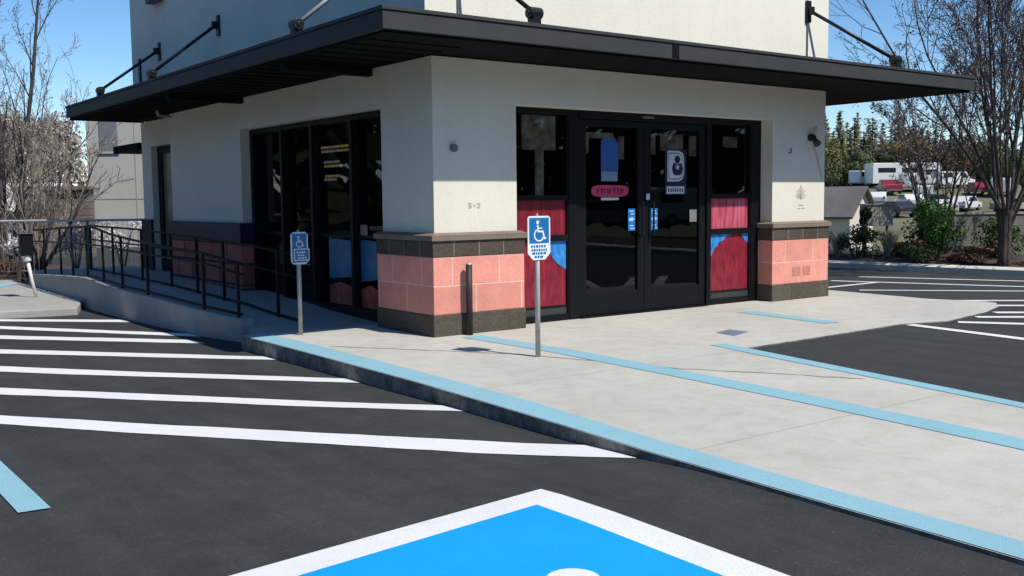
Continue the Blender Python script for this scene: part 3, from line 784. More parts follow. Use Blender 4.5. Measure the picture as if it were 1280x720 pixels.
MB().box(3.28, 3.46, YF-.09, YF-.056, 2.45, 2.475).build('door_sensor', M['greybox'], B)

# storefront: side opening v 1.14..5.28 at u = .30
mb = MB()
def fs(v0, v1, z0, z1, u0=.19, u1=.33): mb.box(u0, u1, v0, v1, z0, z1)
fs(1.142, 1.24, .0, 2.508); fs(2.13, 2.20, .0, 2.508); fs(3.23, 3.30, 0, 2.508); fs(4.17, 4.24, 0, 2.508); fs(5.18, 5.278, 0, 2.508)
for a, b in ((1.24, 2.13), (2.20, 3.23), (3.30, 4.17), (4.24, 5.18)): fs(a, b, 2.44, 2.508); fs(a, b, .0, .12); fs(a, b, .99, 1.03, .26, .31)
mb.build('storefront_frame', A_, B, .004)
for a, b in ((1.24, 2.13), (2.20, 3.23), (3.30, 4.17), (4.24, 5.18)):
    q = MB(); q.face([(.30, b, .12), (.30, a, .12), (.30, a, 2.44), (.30, b, 2.44)]); w_ = q.build('window', M['glass_side'], B, recalc=False)
    if a < 3:
        if a < 2: pb = [(1.70, 2.13)]
        else: pb = [(2.36, 3.0)]
        for c, d in pb:
            q = MB(); q.face([(.293, c, .50), (.293, d, .45), (.293, d, .985), (.293, c, .955)]); q.build('blue_poster', M['sidblue'], w_)
            q = MB(); q.face([(.2925, c, .13), (.2925, d, .13), (.2925, d, .36), (.2925, (c+d)/2, .42), (.2925, c, .37)]); q.build('red_poster', M['sidred'], w_)
q = MB(); q.box(.275, .285, 1.93, 2.10, 1.0, 1.16); q.build('notice_sticker', m_plain('pinkish_notice', (.40, .22, .22), .5), B)
# rear side door in the recess
mb = MB(); mb.box(.36, .42, 8.9, 9.12, .2, 2.49); mb.box(.36, .42, 9.83, 10.05, .2, 2.49); mb.box(.36, .42, 9.12, 9.83, 2.36, 2.49); mb.box(.36, .42, 9.12, 9.83, .2, .42)
rd = mb.build('side_door', A_, B)
q = MB(); q.face([(.39, 9.12, .42), (.39, 9.83, .42), (.39, 9.83, 2.36), (.39, 9.12, 2.36)]); q.build('glass', m_plain('pale_reflecting_glass', (.16, .15, .13), .15), rd)

# small fittings on the piers
q = MB().tube([(.302, .05, 2.006), (.302, .012, 2.006)], .042, 16).build('junction_cover', M['greybox'], B)
q = MB(); cx, cz, yy = .572, 1.39, .046
q.strip([(-.04, .025), (-.075, .025), (-.075, .002), (-.048, .002), (-.048, -.022), (-.08, -.022)], .010, (cx, yy, cz), (1, 0, 0), (0, 0, 1))
q.strip([(-.02, 0), (.015, 0)], .010, (cx, yy, cz), (1, 0, 0), (0, 0, 1))
q.strip([(.03, .02), (.06, .025), (.072, .008), (.035, -.022), (.075, -.022)], .010, (cx, yy, cz), (1, 0, 0), (0, 0, 1))
q.build('wall_marking', M['mark'], B)
q = MB(); cx, cz = 6.214, 1.45; O = (cx, .046, cz)
for k, (ang, r0, r1) in enumerate(((150, .07, .14), (128, .06, .17), (108, .03, .17), (90, .02, .20), (72, .03, .17), (52, .06, .17), (30, .07, .14))):
    c_, s_ = math.cos(R_(ang)), math.sin(R_(ang))
    q.strip([(c_*r0*.7, s_*r0-.06), (c_*(r0+r1)*.5, s_*(r0+r1)*.5-.05), (c_*r1*.85, s_*r1-.04)], .012 if k != 3 else .02, O, (1, 0, 0), (0, 0, 1))
q.strip([(-.05, -.12), (.06, -.12)], .014, O, (1, 0, 0), (0, 0, 1)); q.strip([(-.09, -.165), (-.01, -.165)], .009, O, (1, 0, 0), (0, 0, 1)); q.strip([(.01, -.165), (.10, -.165)], .009, O, (1, 0, 0), (0, 0, 1))
q.build('wall_emblem', M['mark'], B)
q = MB()
for a, b in ((5.98, 6.07), (6.10, 6.15), (6.22, 6.27), (6.29, 6.38)): q.face([(a, -.004, .34), (b, -.004, .335), (b, -.004, .46), (a, -.004, .465)])
q.build('faded_marking', M['pinkmark'], B)
wl = MB().tube([(6.393, .05, 2.287), (6.393, -.03, 2.287)], .05, 14).build('wall_lamp', M['rod'], B)
MB().tube([(6.393, -.03, 2.26), (6.36, -.11, 2.19)], [.03, .055], 12).build('lamp_head', M['rod'], wl)
MB().tube([(6.40, -.03, 2.32), (6.39, -.06, 2.43)], [.018, .022], 10).build('sensor', M['galv'], wl)
MB().tube([(6.42, .035, 2.25), (6.56, .035, 2.0), (6.68, .035, 1.70)], [.010, .012, .008], 8).build('cable', M['galv'], wl)  # last part: thin pale streak slanting down from the fixture
MB().tube([(5.932, .05, 2.06), (5.932, .01, 2.06), (5.932, .01, 2.13)], .010, 8).build('wall_hook', M['greybox'], B)
MB().tube([(6.79, .2, 1.1), (6.86, .15, 1.25), (6.84, .1, 1.38)], [.035, .03, .02], 8).build('hose_bib', M['galv'], B) if False else None

# interior shell
MB().box(.5, 6.47, .36, 10.34, .005, .02).build('interior_floor', M['intfloor'], B)
MB().box(.34, 6.46, .34, 10.34, 2.6, 2.64).build('interior_ceiling', M['interior'], B)
MB().box(6.40, 6.46, .40, 10.3, .02, 2.6).build('interior_wall', M['interior'], B)
MB().box(.5, 6.40, 5.6, 5.66, .02, 2.6).build('interior_partition', M['interior'], B)
# things seen through the glass, with added panels standing in for reflections
def T(mb, name, m, label, cat, **k): return tag(mb.build(name, m, **k), label, cat)
pn = thing('display_panel', 'tall grey display board on a post behind the left front glass', 'display board', (2.63, 1.5, .02))  # added panel standing in for an outdoor reflection
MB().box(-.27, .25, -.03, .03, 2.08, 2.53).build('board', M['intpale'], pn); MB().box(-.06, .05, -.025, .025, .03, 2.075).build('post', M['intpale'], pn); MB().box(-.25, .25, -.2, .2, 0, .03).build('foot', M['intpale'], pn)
mn = thing('menu_board', 'dark menu board with yellow lettering seen through the side window', 'menu board', (1.25, 4.6, 0))
MB().box(0, .04, -.6, .6, 1.62, 2.4).build('panel', M['menublack'], mn)
rng = random.Random(4); q = MB(); q2 = MB()
for (z, y0, y1, wh) in ((2.26, -.42, .44, 0), (2.20, -.40, .42, 1), (2.04, -.1, .40, 1), (1.98, -.18, .40, 0), (1.83, -.12, .38, 0), (1.78, .0, .38, 1)):
    y = y0
    while y < y1:
        l_ = rng.uniform(.03, .09); (q2 if wh else q).box(-.006, 0, y, y+l_, z-.018, z+.018); y += l_+rng.uniform(.01, .03)
q.build('yellow_lettering', M['menutext'], mn); q2.build('white_lettering', M['menuwhite'], mn)
MB().box(-.002, .05, -.62, .62, 2.4, 2.43).build('frame', M['counter'], mn)
ct = thing('service_counter', 'dark wooden service counter inside behind the doors', 'counter', (3.6, 4.2, .02))
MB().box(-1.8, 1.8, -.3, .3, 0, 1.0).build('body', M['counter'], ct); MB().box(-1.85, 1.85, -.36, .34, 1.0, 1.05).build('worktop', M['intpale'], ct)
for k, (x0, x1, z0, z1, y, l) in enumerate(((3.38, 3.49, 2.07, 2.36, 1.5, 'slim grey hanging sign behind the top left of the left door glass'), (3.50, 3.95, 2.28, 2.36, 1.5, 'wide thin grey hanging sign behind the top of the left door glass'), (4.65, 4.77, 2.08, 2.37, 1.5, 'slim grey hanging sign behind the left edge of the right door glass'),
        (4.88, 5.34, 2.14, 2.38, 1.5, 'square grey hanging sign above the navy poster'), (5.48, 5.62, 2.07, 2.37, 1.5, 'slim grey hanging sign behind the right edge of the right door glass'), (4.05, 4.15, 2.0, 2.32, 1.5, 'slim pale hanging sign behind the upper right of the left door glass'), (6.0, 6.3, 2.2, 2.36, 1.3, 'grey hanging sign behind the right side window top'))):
    g = thing('hanging_sign', l, 'hanging sign', (x0, y, z0), 0, 'grey signs hung inside the entrance')  # added panels: bright reflections in the glass put in as hung shapes
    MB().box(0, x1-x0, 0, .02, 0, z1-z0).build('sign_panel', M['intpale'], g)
    q = MB()
    for xx in (.01, x1-x0-.01): q.tube([(xx, .01, z1-z0), (xx, .01, 2.6-z0)], .004, 6)
    q.build('cord', M['greybox'], g)

pl_ = thing('pendant_lamp', 'small lit pendant lamp inside the top of the left front glass', 'lamp', (2.98, 1.4, 2.6))
MB().tube([(0, 0, 0), (0, 0, -.25)], .005, 6).build('cord', M['rod'], pl_); MB().tube([(0, 0, -.25), (0, 0, -.29), (0, 0, -.34)], [.02, .04, .045], 12).build('lamp_shade', M['greybox'], pl_)
MB().tube([(0, 0, -.335), (0, 0, -.37)], [.03, .018], 10).build('bulb', m_plain('lit_bulb', (1, .9, .75), .5, emit=1.2), pl_)
for x_, y_, l_ in ((4.3, 2.6, 'dark dining table inside, behind the right door'), (1.6, 3.4, 'dark dining table inside, behind the side window')):
    t_ = thing('dining_table', l_, 'table', (x_, y_, .02))
    MB().box(-.4, .4, -.35, .35, .70, .74).build('table_top', M['counter'], t_, .006); MB().tube([(0, 0, .02), (0, 0, .70)], .04, 10).build('leg', M['rod'], t_); MB().box(-.25, .25, -.25, .25, 0, .02).build('foot', M['rod'], t_)

# ------------------------------------------------------------------ signs and posts in front
def park_sign(name, label, loc, w, h, top, rz=0, bright=True):
    s = thing(name, label, 'parking sign', loc, rz)
    q = MB(); q.tube([(0, 0, 0), (0, 0, top-.02)], .024, 12); q.build('post', M['galv'], s, smooth=True)
    MB().tube([(0, 0, top-.02), (0, 0, top+.022)], [.017, .010], 10).build('post_cap', M['galv'], s)
    z0 = top-h; c = .06
    out = [(-w/2, z0+c), (-w/2+c, z0), (w/2-c, z0), (w/2, z0+c), (w/2, top-.02), (w/2-.02, top), (-w/2+.02, top), (-w/2, top-.02)] if bright else \
          [(-w/2, z0+.03), (-w/2+.03, z0), (w/2-.03, z0), (w/2, z0+.03), (w/2, top-.03), (w/2-.03, top), (-w/2+.03, top), (-w/2, top-.03)]
    pl = MB().extr(out, 1, -.030, -.024).build('sign_plate', M['sign_white'], s)
    y = -.0325; zs = z0+h*.38
    b = MB(); e = .017
    if bright: b.face([(-w/2+e, y, zs), (w/2-e, y, zs), (w/2-e, y, top-e), (-w/2+e, y, top-e)])
    else: b.face([(-w/2+.014, y, z0+.02), (w/2-.014, y, z0+.02), (w/2-.014, y, top-.016), (-w/2+.014, y, top-.016)])
    b.build('blue_field', M['sign_blue'], pl)
    f = MB()
    if bright: isa(f, (0, y-.003, (zs+top-e)/2-.005), (1, 0, 0), (0, 0, 1), .20)
    else: isa(f, (.0, y-.003, z0+h*.70), (1, 0, 0), (0, 0, 1), .13)
    f.build('wheelchair_figure', M['sign_white'], pl)
    rng = random.Random(7)
    if bright:
        g = MB()
        for z, x0, x1 in ((zs-.028, -.095, .095), (zs-.062, -.09, .09), (zs-.092, -.08, .085), (zs-.125, -.055, .06)):
            x = x0
            while x < x1-.012:
                l_ = rng.uniform(.014, .034); g.face([(x, y, z-.010), (min(x+l_, x1), y, z-.010), (min(x+l_, x1), y, z+.010), (x, y, z+.010)]); x += l_+.009
        g.build('sign_lettering', M['sign_blue'], pl)
    else:
        pn = MB().box(-w/2+.03, w/2+.01, -.042, -.036, z0+.04, z0+.17).build('lower_plate', M['sign_white'], pl)
        MB().box(-w/2+.04, w/2, -.0445, -.0425, z0+.05, z0+.16).build('lower_plate_field', M['sign_blue'], pl)
        g = MB()
        for z, x0, x1 in ((z0+.13, -.04, .075), (z0+.098, -.03, .06), (z0+.07, -.03, .07)):
            x = x0
            while x < x1-.012:
                l_ = rng.uniform(.014, .03); g.face([(x, -.0465, z-.008), (min(x+l_, x1), -.0465, z-.008), (min(x+l_, x1), -.0465, z+.008), (x, -.0465, z+.008)]); x += l_+.009
        g.build('sign_lettering', M['sign_white'], pl)
    for z in (top-.05, z0+.06): MB().tube([(0, y-.005, z), (0, y+.01, z)], .008, 8).build('bolt', M['galv'], pl)
    return s
park_sign('parking_sign', 'blue and white wheelchair parking sign on a steel post before the entrance', (.012, -1.757, 0), .262, .40, 1.30)
park_sign('parking_sign', 'smaller dark blue wheelchair parking sign in the shade near the ramp', (-1.0, 1.15, 0), .20, .35, 1.125, 0, False)
bp = thing('pipe_post', 'short brown steel pipe post against the pink corner pier', 'bollard', (.395, -.085, 0))
MB().tube([(0, 0, 0), (0, 0, .765)], .036, 16).build('pipe', M['pipe'], bp, smooth=True); MB().tube([(0, 0, .765), (0, 0, .775)], [.037, .03], 16).build('pipe_cap', M['galv'], bp)  # pale cap: sunlit pipe top put into its colour
# thin dark line wandering across the slab
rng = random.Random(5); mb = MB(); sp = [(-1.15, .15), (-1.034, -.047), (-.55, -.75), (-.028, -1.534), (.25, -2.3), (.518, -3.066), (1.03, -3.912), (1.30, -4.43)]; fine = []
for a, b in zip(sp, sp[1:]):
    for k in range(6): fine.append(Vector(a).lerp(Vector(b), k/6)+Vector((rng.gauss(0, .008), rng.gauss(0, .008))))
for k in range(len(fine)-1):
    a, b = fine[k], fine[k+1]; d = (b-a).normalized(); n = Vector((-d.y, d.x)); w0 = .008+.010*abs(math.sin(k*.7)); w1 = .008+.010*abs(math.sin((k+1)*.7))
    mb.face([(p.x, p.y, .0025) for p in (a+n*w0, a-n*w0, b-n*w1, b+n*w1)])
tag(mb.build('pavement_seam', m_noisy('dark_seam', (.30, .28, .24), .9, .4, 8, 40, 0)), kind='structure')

# ------------------------------------------------------------------ hand rails on the ramp
def railing(name, label, xt, tops, hands, posts, base, low):
    r = thing(name, label, 'handrail', (0, 0, 0))
    def line(t, rad, nm):
        vs_ = sorted(set([p[0] for p in t]+[p[0] for p in xt if t[0][0] < p[0] < t[-1][0]]))
        MB().tube([(lerp_tab(xt, v), v, lerp_tab(t, v)) for v in vs_], rad, 10).build(nm, M['rail'], r, smooth=True)
    line(tops, .017, 'top_rail'); line(hands, .014, 'hand_rail'); line(low, .016, 'bottom_rail')
    for v in posts:
        x = lerp_tab(xt, v); MB().box(x-.016, x+.016, v-.016, v+.016, lerp_tab(base, v)-.02, lerp_tab(tops, v)).build('post', M['rail'], r)
    return r
NX = [(a, b+.07) for a, b in WU]
railing('ramp_handrail', 'black steel handrail standing on the outer concrete wall of the ramp', NX,
        [(2.15, .74), (2.93, .84), (4.55, .91), (6.2, 1.01), (7.2, 1.11), (9, 1.06), (11.2, .98)],
        [(2.15, .62), (2.93, .72), (4.7, .78), (6.7, .83), (8.3, .825), (11.2, .78)],
        [2.26, 3.0, 4.75, 5.75, 6.65, 7.5, 8.4, 9.2, 10.4], WZ, [(2.2, .155), (2.95, .20), (4.1, .25), (5.6, .29), (7.4, .36)])
FX = [(1.9, -.60), (4, -.64), (11, -.70)]
railing('ramp_handrail', 'black steel handrail on the building side of the ramp', FX,
        [(1.95, .82), (3.25, .89), (5.2, .96), (8, 1.03), (11, 1.05)], [(1.95, .55), (3.3, .635), (5.3, .74), (7.6, .77), (11, .80)],
        [2.6, 4.3, 5.3, 6.4, 7.8, 9.4, 10.8], RZ, [(1.95, .045), (2.8, .08), (3.5, .13), (5.2, .18), (6.4, .21), (8.6, .24), (11, .25)])

# ------------------------------------------------------------------ vegetation
def grow(tr, tw, bud, rng, p, d, length, r, level, maxlev, P):
    segs = P['segs'][level]; pts = [p.copy()]; rad = [r]; dirs = []
    q = p.copy(); dd = d.copy()
    for k in range(segs):
        j = P['jit'][level]
        dd = (dd + Vector((rng.gauss(0, j), rng.gauss(0, j), rng.gauss(0, j*.6))) + Vector((0, 0, P['up'][level]))).normalized()
        q = q + dd*length/segs; pts.append(q.copy()); rad.append(max(P['rmin'], r*(1-(k+1)/segs*P['taper']))); dirs.append(dd.copy())
    (tr if level == 0 else tw).tube(pts, rad, P['sides'][level], 0, False)
    if level < maxlev:
        n = P['kids'][level]; n = rng.randint(max(1, int(n*.75)), int(n*1.25)+1)
        for c in range(n):
            t = P['start'][level] + (1-P['start'][level])*(c+rng.random())/n
            f = t*segs; k = min(segs-1, int(f)); pos = pts[k].lerp(pts[k+1], f-k)
            ax = dirs[k]; perp = ax.orthogonal().normalized(); perp.rotate(Matrix.Rotation(rng.uniform(0, 6.283), 3, ax))
            a = R_(rng.uniform(*P['ang'][level])); nd = (ax*math.cos(a)+perp*math.sin(a)).normalized()
            l2 = length*P['len'][level]*(1-.55*t)*rng.uniform(.7, 1.25)
            grow(tr, tw, bud, rng, pos, nd, l2, max(P['rmin'], rad[k]*P['rk'][level]), level+1, maxlev, P)
    else:
        if P['bud'] > 0:
            for k in range(1, len(pts)):
                for _ in range(3):
                    if rng.random() < P['bud']:
                        s = P['bsize']*rng.uniform(.6, 1.3); c = pts[k] + Vector((rng.gauss(0, .03), rng.gauss(0, .03), rng.gauss(0, .03)))
                        a = Vector((rng.gauss(0, 1), rng.gauss(0, 1), rng.gauss(0, 1))).normalized()*s; b = a.orthogonal().normalized()*s*.7
                        bud.face([c-a, c+b, c+a, c-b])
def bare_tree(name, label, loc, stems, P, seed, mats, maxlev=3, group=None, cat='tree'):
    rng = random.Random(seed); t = thing(name, label, cat, loc, 0, group)
    tr, tw, bud = MB(), MB(), MB()
    for (off, d, l, r) in stems:
        grow(tr, tw, bud, rng, Vector(off), Vector(d).normalized(), l, r, 0, maxlev, P)
    tr.build('trunk', mats[0], t, smooth=True, uv=False, recalc=False)
    tw.build('crown', mats[1], t, uv=False, recalc=False)
    if bud.f: bud.build('buds', mats[2], t, uv=False, recalc=False)
    return t
PV = dict(segs=[9, 6, 5, 3], jit=[.07, .10, .13, .2], up=[.05, .07, .06, .03], rmin=.0045, taper=.82, sides=[7, 5, 4, 3], kids=[12, 8, 5], start=[.22, .15, .1], ang=[(18, 42), (20, 50), (25, 60)], len=[.50, .50, .5], rk=[.5, .55, .6], bud=.35, bsize=.030)
# big vase shaped tree on the right
st = []; rng = random.Random(11)
for k in range(15):
    a = k*2.399; tilt = R_(rng.uniform(5, 34)); rr = .05+.10*((k*.618) % 1)
    st.append(((math.cos(a)*rr, math.sin(a)*rr, rng.uniform(.65, 1.0)), (math.cos(a)*math.sin(tilt), math.sin(a)*math.sin(tilt), math.cos(tilt)), rng.uniform(4.8, 6.4), rng.uniform(.024, .044)))
P1 = dict(PV); P1['kids'] = [11, 6, 4]; P1['bud'] = .25; P1['bsize'] = .024
tree1 = bare_tree('bare_tree', 'large leafless vase shaped tree with many steep dark stems beside the right kerb', (13.1, .62, .12), st, P1, 21, (M['bark'], M['twig'], M['bud']), 3)
q = MB()
for k, (off, d, l, r) in enumerate(st):
    o_ = Vector(off); b_ = Vector((o_.x*.75, o_.y*.75, -.1)); q.tube([b_*1.25, Vector((b_.x, b_.y, .15)), Vector((o_.x*.85, o_.y*.85, .5)), o_, o_+Vector(d)*.1], [r*1.75, r*1.3, r*1.15, r*1.05, r*.98], 7)
q.build('base_stems', M['bark'], tree1, smooth=True)
# lesser bare trees behind it
for k, (x, y, seed, s, n, l) in enumerate(((17.2, 4.3, 31, .85, 3, 'slim leafless tree just left of the big vase shaped tree'), (20.5, 3.4, 32, 1.0, 6, 'leafless tree with purple buds behind the big vase shaped tree'), (17.5, .2, 33, 1.0, 4, 'leafless tree at the right edge behind the big vase shaped tree'), (20.5, 6.2, 34, .85, 6, 'small budding tree under the tip of the canopy'))):
    rg = random.Random(seed); ss = []
    for j in range(n):
        a = j*2.399+k; tl = R_(rg.uniform(4, 26)); ss.append(((math.cos(a)*.06, math.sin(a)*.06, 0), (math.cos(a)*math.sin(tl), math.sin(a)*math.sin(tl), math.cos(tl)), rg.uniform(4.8, 6.6)*s, rg.uniform(.035, .055)))
    P2 = dict(PV); P2['bud'] = .55; P2['bsize'] = .034; P2['kids'] = [9, 5, 4]; P2['start'] = [.25, .15, .1]
    bare_tree('bare_tree', l, (x, y, -.2), ss, P2, seed, (M['bark'], M['twig'], M['bud']), 3, 'leafless trees beyond the right kerb')
# left side trees
PL = dict(PV); PL.update(jit=[.035, .09, .12, .18], kids=[16, 7, 5], ang=[(22, 45), (20, 45), (25, 55)], len=[.30, .5, .5], start=[.15, .12, .1], bud=.06, bsize=.03, rk=[.42, .55, .6], rmin=.004)
bare_tree('bare_tree', 'tall leafless tree with one dark leading trunk at the far left', (-1.35, 15.3, -.1), [((0, 0, 0), (-.02, .02, 1), 9.2, .13), ((.1, 0, .3), (.16, -.1, 1), 7.5, .07), ((-.1, 0, .3), (-.2, .1, 1), 7.0, .06)], PL, 41, (M['bark'], M['twig'], M['budpale']), 3)
PM = dict(PV); PM.update(kids=[9, 5, 3], bud=.05, bsize=.022, rmin=.005, start=[.15, .12, .1])
def multi(name, label, loc, n, lmin, lmax, tmax, seed, mats, P, group=None):
    rg = random.Random(seed); ss = []
    for j in range(n):
        a = j*2.399+seed; tl = R_(rg.uniform(3, tmax)); ss.append(((math.cos(a)*.08, math.sin(a)*.08, 0), (math.cos(a)*math.sin(tl), math.sin(a)*math.sin(tl), math.cos(tl)), rg.uniform(lmin, lmax), rg.uniform(.028, .05)))
    return bare_tree(name, label, loc, ss, P, seed, mats, 3, group)
pm = (M['barkpale'], M['twigpale'], M['budpale'])
multi('bare_tree', 'pale many stemmed leafless tree spreading behind the leaning bollard light', (-.95, 14.5, -.1), 8, 2.6, 3.9, 40, 51, pm, PM, 'pale leafless trees on the left')
multi('bare_tree', 'upright pale leafless tree reaching up in front of the blue sky on the left', (-.25, 17.0, -.1), 6, 3.6, 5.2, 15, 52, pm, PM, 'pale leafless trees on the left')
multi('bare_tree', 'pale leafless tree behind the dark trunk at the left edge', (-1.9, 18.0, -.1), 7, 3.2, 4.4, 30, 53, pm, PM, 'pale leafless trees on the left')
multi('bare_tree', 'farthest pale leafless tree between the low white roof and the shed', (-.3, 24.0, -.1), 8, 3.2, 4.4, 28, 55, pm, PM, 'pale leafless trees on the left')

def clump(rng, n, rx, ry, rz, size, z0=0, hollow=.35, lobes=6):
    mb = MB(); ls = [(Vector((rng.uniform(-1, 1)*rx*.6, rng.uniform(-1, 1)*ry*.6, z0+rz+rng.uniform(-.6, .75)*rz)), rng.uniform(.35, .62)) for _ in range(lobes)]
    for _ in range(n):
        c, k = rng.choice(ls); d = Vector((rng.gauss(0, 1), rng.gauss(0, 1), rng.gauss(0, 1))).normalized()
        r = (hollow+(1-hollow)*rng.random()**.5)
        p = c + Vector((d.x*rx, d.y*ry, d.z*rz))*k*r
        if p.z < .02: p.z = .02+rng.random()*.1
        s = size*rng.uniform(.6, 1.4); a = (d+Vector((rng.gauss(0, .6), rng.gauss(0, .6), rng.gauss(0, .6)))).normalized(); b = a.orthogonal().normalized(); b.rotate(Matrix.Rotation(rng.uniform(0, 6.28), 3, a)); c2 = a.cross(b)
        mb.face([p-b*s, p+c2*s*.55, p+b*s, p-c2*s*.55])
    return mb
def shrub(name, label, loc, n, rx, ry, rz, size, m, seed, group=None, lobes=6, z0=0):
    rng = random.Random(seed); t = thing(name, label, 'shrub', loc, 0, group)
    clump(rng, n, rx, ry, rz, size, z0, lobes=lobes).build('foliage', m, t, uv=False, recalc=False)
    q = MB()
    for k in range(5):
        a = k*1.256+seed; q.tube([(0, 0, -.15), (math.cos(a)*rx*.3, math.sin(a)*ry*.3, z0+rz*.8), (math.cos(a)*rx*.5, math.sin(a)*ry*.5, z0+rz*1.5)], [.02, .014, .006], 5)
    q.build('stems', M['bark'], t, uv=False, recalc=False)
    return t
G = 'shrubs in the right planting bed'
shrub('shrub', 'tall bright green shrub left of the big vase shaped tree', (13.35, 2.15, .15), 2600, .50, .50, .62, .028, M['leafbright'], 1, G, 9)
shrub('shrub', 'dark ball topped shrub beside the right pier', (13.1, 3.65, .15), 1500, .22, .22, .20, .03, M['leafdark'], 2, G, 5, .68)
shrub('shrub', 'low dark green shrub at the foot of the ball topped shrub', (12.95, 3.75, .15), 1600, .55, .55, .32, .03, M['leafdark'], 3, G, 7)
shrub('shrub', 'low yellowish green mound close to the kerb', (12.75, 2.2, .15), 1500, .45, .45, .16, .026, M['leafolive'], 4, G, 6)
shrub('shrub', 'low olive brown mound left of the big tree base', (13.1, 1.35, .15), 1500, .50, .60, .15, .028, M['leafbrown'], 5, G, 6)
shrub('shrub', 'dark shrub directly behind the bright green shrub', (14.2, 2.6, .15), 1700, .6, .8, .42, .035, M['leafdark'], 6, G, 7)
shrub('shrub', 'brown leaved shrub right of the big tree base', (13.35, -.15, .15), 1700, .5, .5, .30, .03, M['leafbrown'], 7, G, 7)
shrub('shrub', 'dark green shrub at the right edge of the bed', (13.6, -.75, .15), 1700, .5, .5, .36, .03, M['leafdark'], 8, G, 7)
shrub('shrub', 'mid green shrub between the big tree and the bright green shrub', (14.0, 1.2, .15), 1700, .5, .7, .42, .032, M['leafmid'], 9, G, 7)
shrub('shrub', 'brown twiggy shrub in the middle of the bed near the grey panel', (13.4, 2.95, .15), 1500, .5, .5, .20, .03, M['leafbrown'], 10, G, 7)
shrub('shrub', 'dark shrub behind the right pier at the start of the bed', (13.0, 4.7, .15), 1500, .6, .6, .35, .035, M['leafdark'], 12, G, 7)
def grass(name, label, loc, n, h, m, seed):
    rng = random.Random(seed); mb = MB()
    for _ in range(n):
        a = rng.uniform(0, 6.28); t = rng.uniform(.1, .7); l = h*rng.uniform(.6, 1.1); d = Vector((math.cos(a), math.sin(a), 0)); w_ = Vector((-d.y, d.x, 0))*.008
        b0 = d*.05*rng.random(); p1 = b0+d*l*t*.4+Vector((0, 0, l*.7)); p2 = b0+d*l*t+Vector((0, 0, l*.95))
        mb.face([b0-w_, b0+w_, p1+w_*.7, p1-w_*.7]); mb.face([p1-w_*.7, p1+w_*.7, p2])
    return tag(place(mb.build(name, m, uv=False, recalc=False), loc), label, 'ornamental grass', 'tufts of pale grass')
grass('grass_tuft', 'pale dry grass tuft right behind the pink right pier', (12.9, 4.15, .15), 260, .62, M['leafpale'], 1)
grass('grass_tuft', 'pale dry grass tuft between the dark shrubs below the grey panel', (13.3, 3.2, .15), 420, .60, M['leafpale'], 2)
grass('grass_tuft', 'pale dry grass tuft at the far right edge of the bed', (13.3, -.45, .15), 260, .5, M['leafpale'], 3)
# left blossoms and ground plants
for k, (x, y, z, rx, rz, m, l) in enumerate(((-1.55, 12.9, -.02, .25, .16, 'blossom', 'white blossoming shrub behind the leaning bollard light'), (-.2, 14.0, -.02, .5, .45, 'blossom', 'wide white blossoming shrub behind the ramp rail'), (.9, 14.4, -.02, .5, .42, 'blossom', 'white blossoming shrub against the pale grey building'),
        (-2.6, 14.6, -.02, .8, .35, 'leafdark', 'low dark shrub at the left edge behind the pipe fence'), (-1.2, 13.9, -.02, .5, .18, 'leafbrown', 'low brown plants on the mulch behind the island'))):
    shrub('shrub', l, (x, y, z), 900, rx, rx, rz, .03, M[m], 60+k, 'shrubs on the left', 6, .5 if k == 0 else (.25 if m == 'blossom' else 0))

# conifers on the far hillside to the right
def conifer(seed, m):
    rng = random.Random(seed); t = thing('pine_tree', 'dark conifer in the far stand of pines right of the building', 'tree', (0, 0, 0), 0, 'far stand of dark conifers')
    H = 10; q = MB().tube([(0, 0, -1), (0, 0, H*.9)], [.22, .04], 6); q.build('trunk', M['bark'], t, uv=False)
    mb = MB(); z = .8
    while z < H:
        f = 1-(z/H); R0 = (.25+1.75*f**.8)*rng.uniform(.8, 1.15); n = int(6+10*f)
        for k in range(n):
            a = rng.uniform(0, 6.28); l = R0*rng.uniform(.6, 1.1); d = Vector((math.cos(a), math.sin(a), 0)); s = Vector((-d.y, d.x, 0))
            for j in range(3):
                c = d*l*(.3+.32*j)+Vector((0, 0, z-l*.15*j+rng.gauss(0, .12))); w_ = .30*(1-.22*j)*(.5+f)
                mb.face([c-d*.22, c+s*w_+Vector((0, 0, -.14)), c+d*.3+Vector((0, 0, -.08)), c-s*w_+Vector((0, 0, -.14))])
        z += .33+.12*rng.random()
    mb.face([(-.06, 0, H*.93), (.06, 0, H*.93), (0, 0, H*1.04)])
    mb.build('crown', m, t, uv=False, recalc=False); return t
protos = [conifer(70+k, M['conifer'] if k % 2 else M['conifer2']) for k in range(4)]
rng = random.Random(99); spots = []
def dirpt(px, d):   # ground direction of a bearing, d metres ahead
    a = (px-640)/1265.1; f = Vector((cf.x, cf.y, 0)).normalized(); r = Vector((cr.x, cr.y, 0)).normalized()
    p = Vector((CAM.x, CAM.y, 0)) + (f + r*a)*d; return p
for k in range(120):
    px = 1018+k*2.5+rng.uniform(-4, 4); d = rng.uniform(142, 175); p = dirpt(px, d)
    top = 12.2+rng.uniform(-3.4, 1.9) - max(0, (px-1075))*.022
    base = 2.2; spots.append((p.x, p.y, base, (1.45+(top-1.45)*d/150-base)/10))
for k, (x, y, z, s) in enumerate(spots):
    o = protos[k] if k < 4 else copy_tree(protos[k % 4])
    o.location = (x, y, z); o.rotation_euler = (0, 0, rng.uniform(0, 6.28)); o.scale = (s*rng.uniform(.6, 1.35),)*2+(s,)
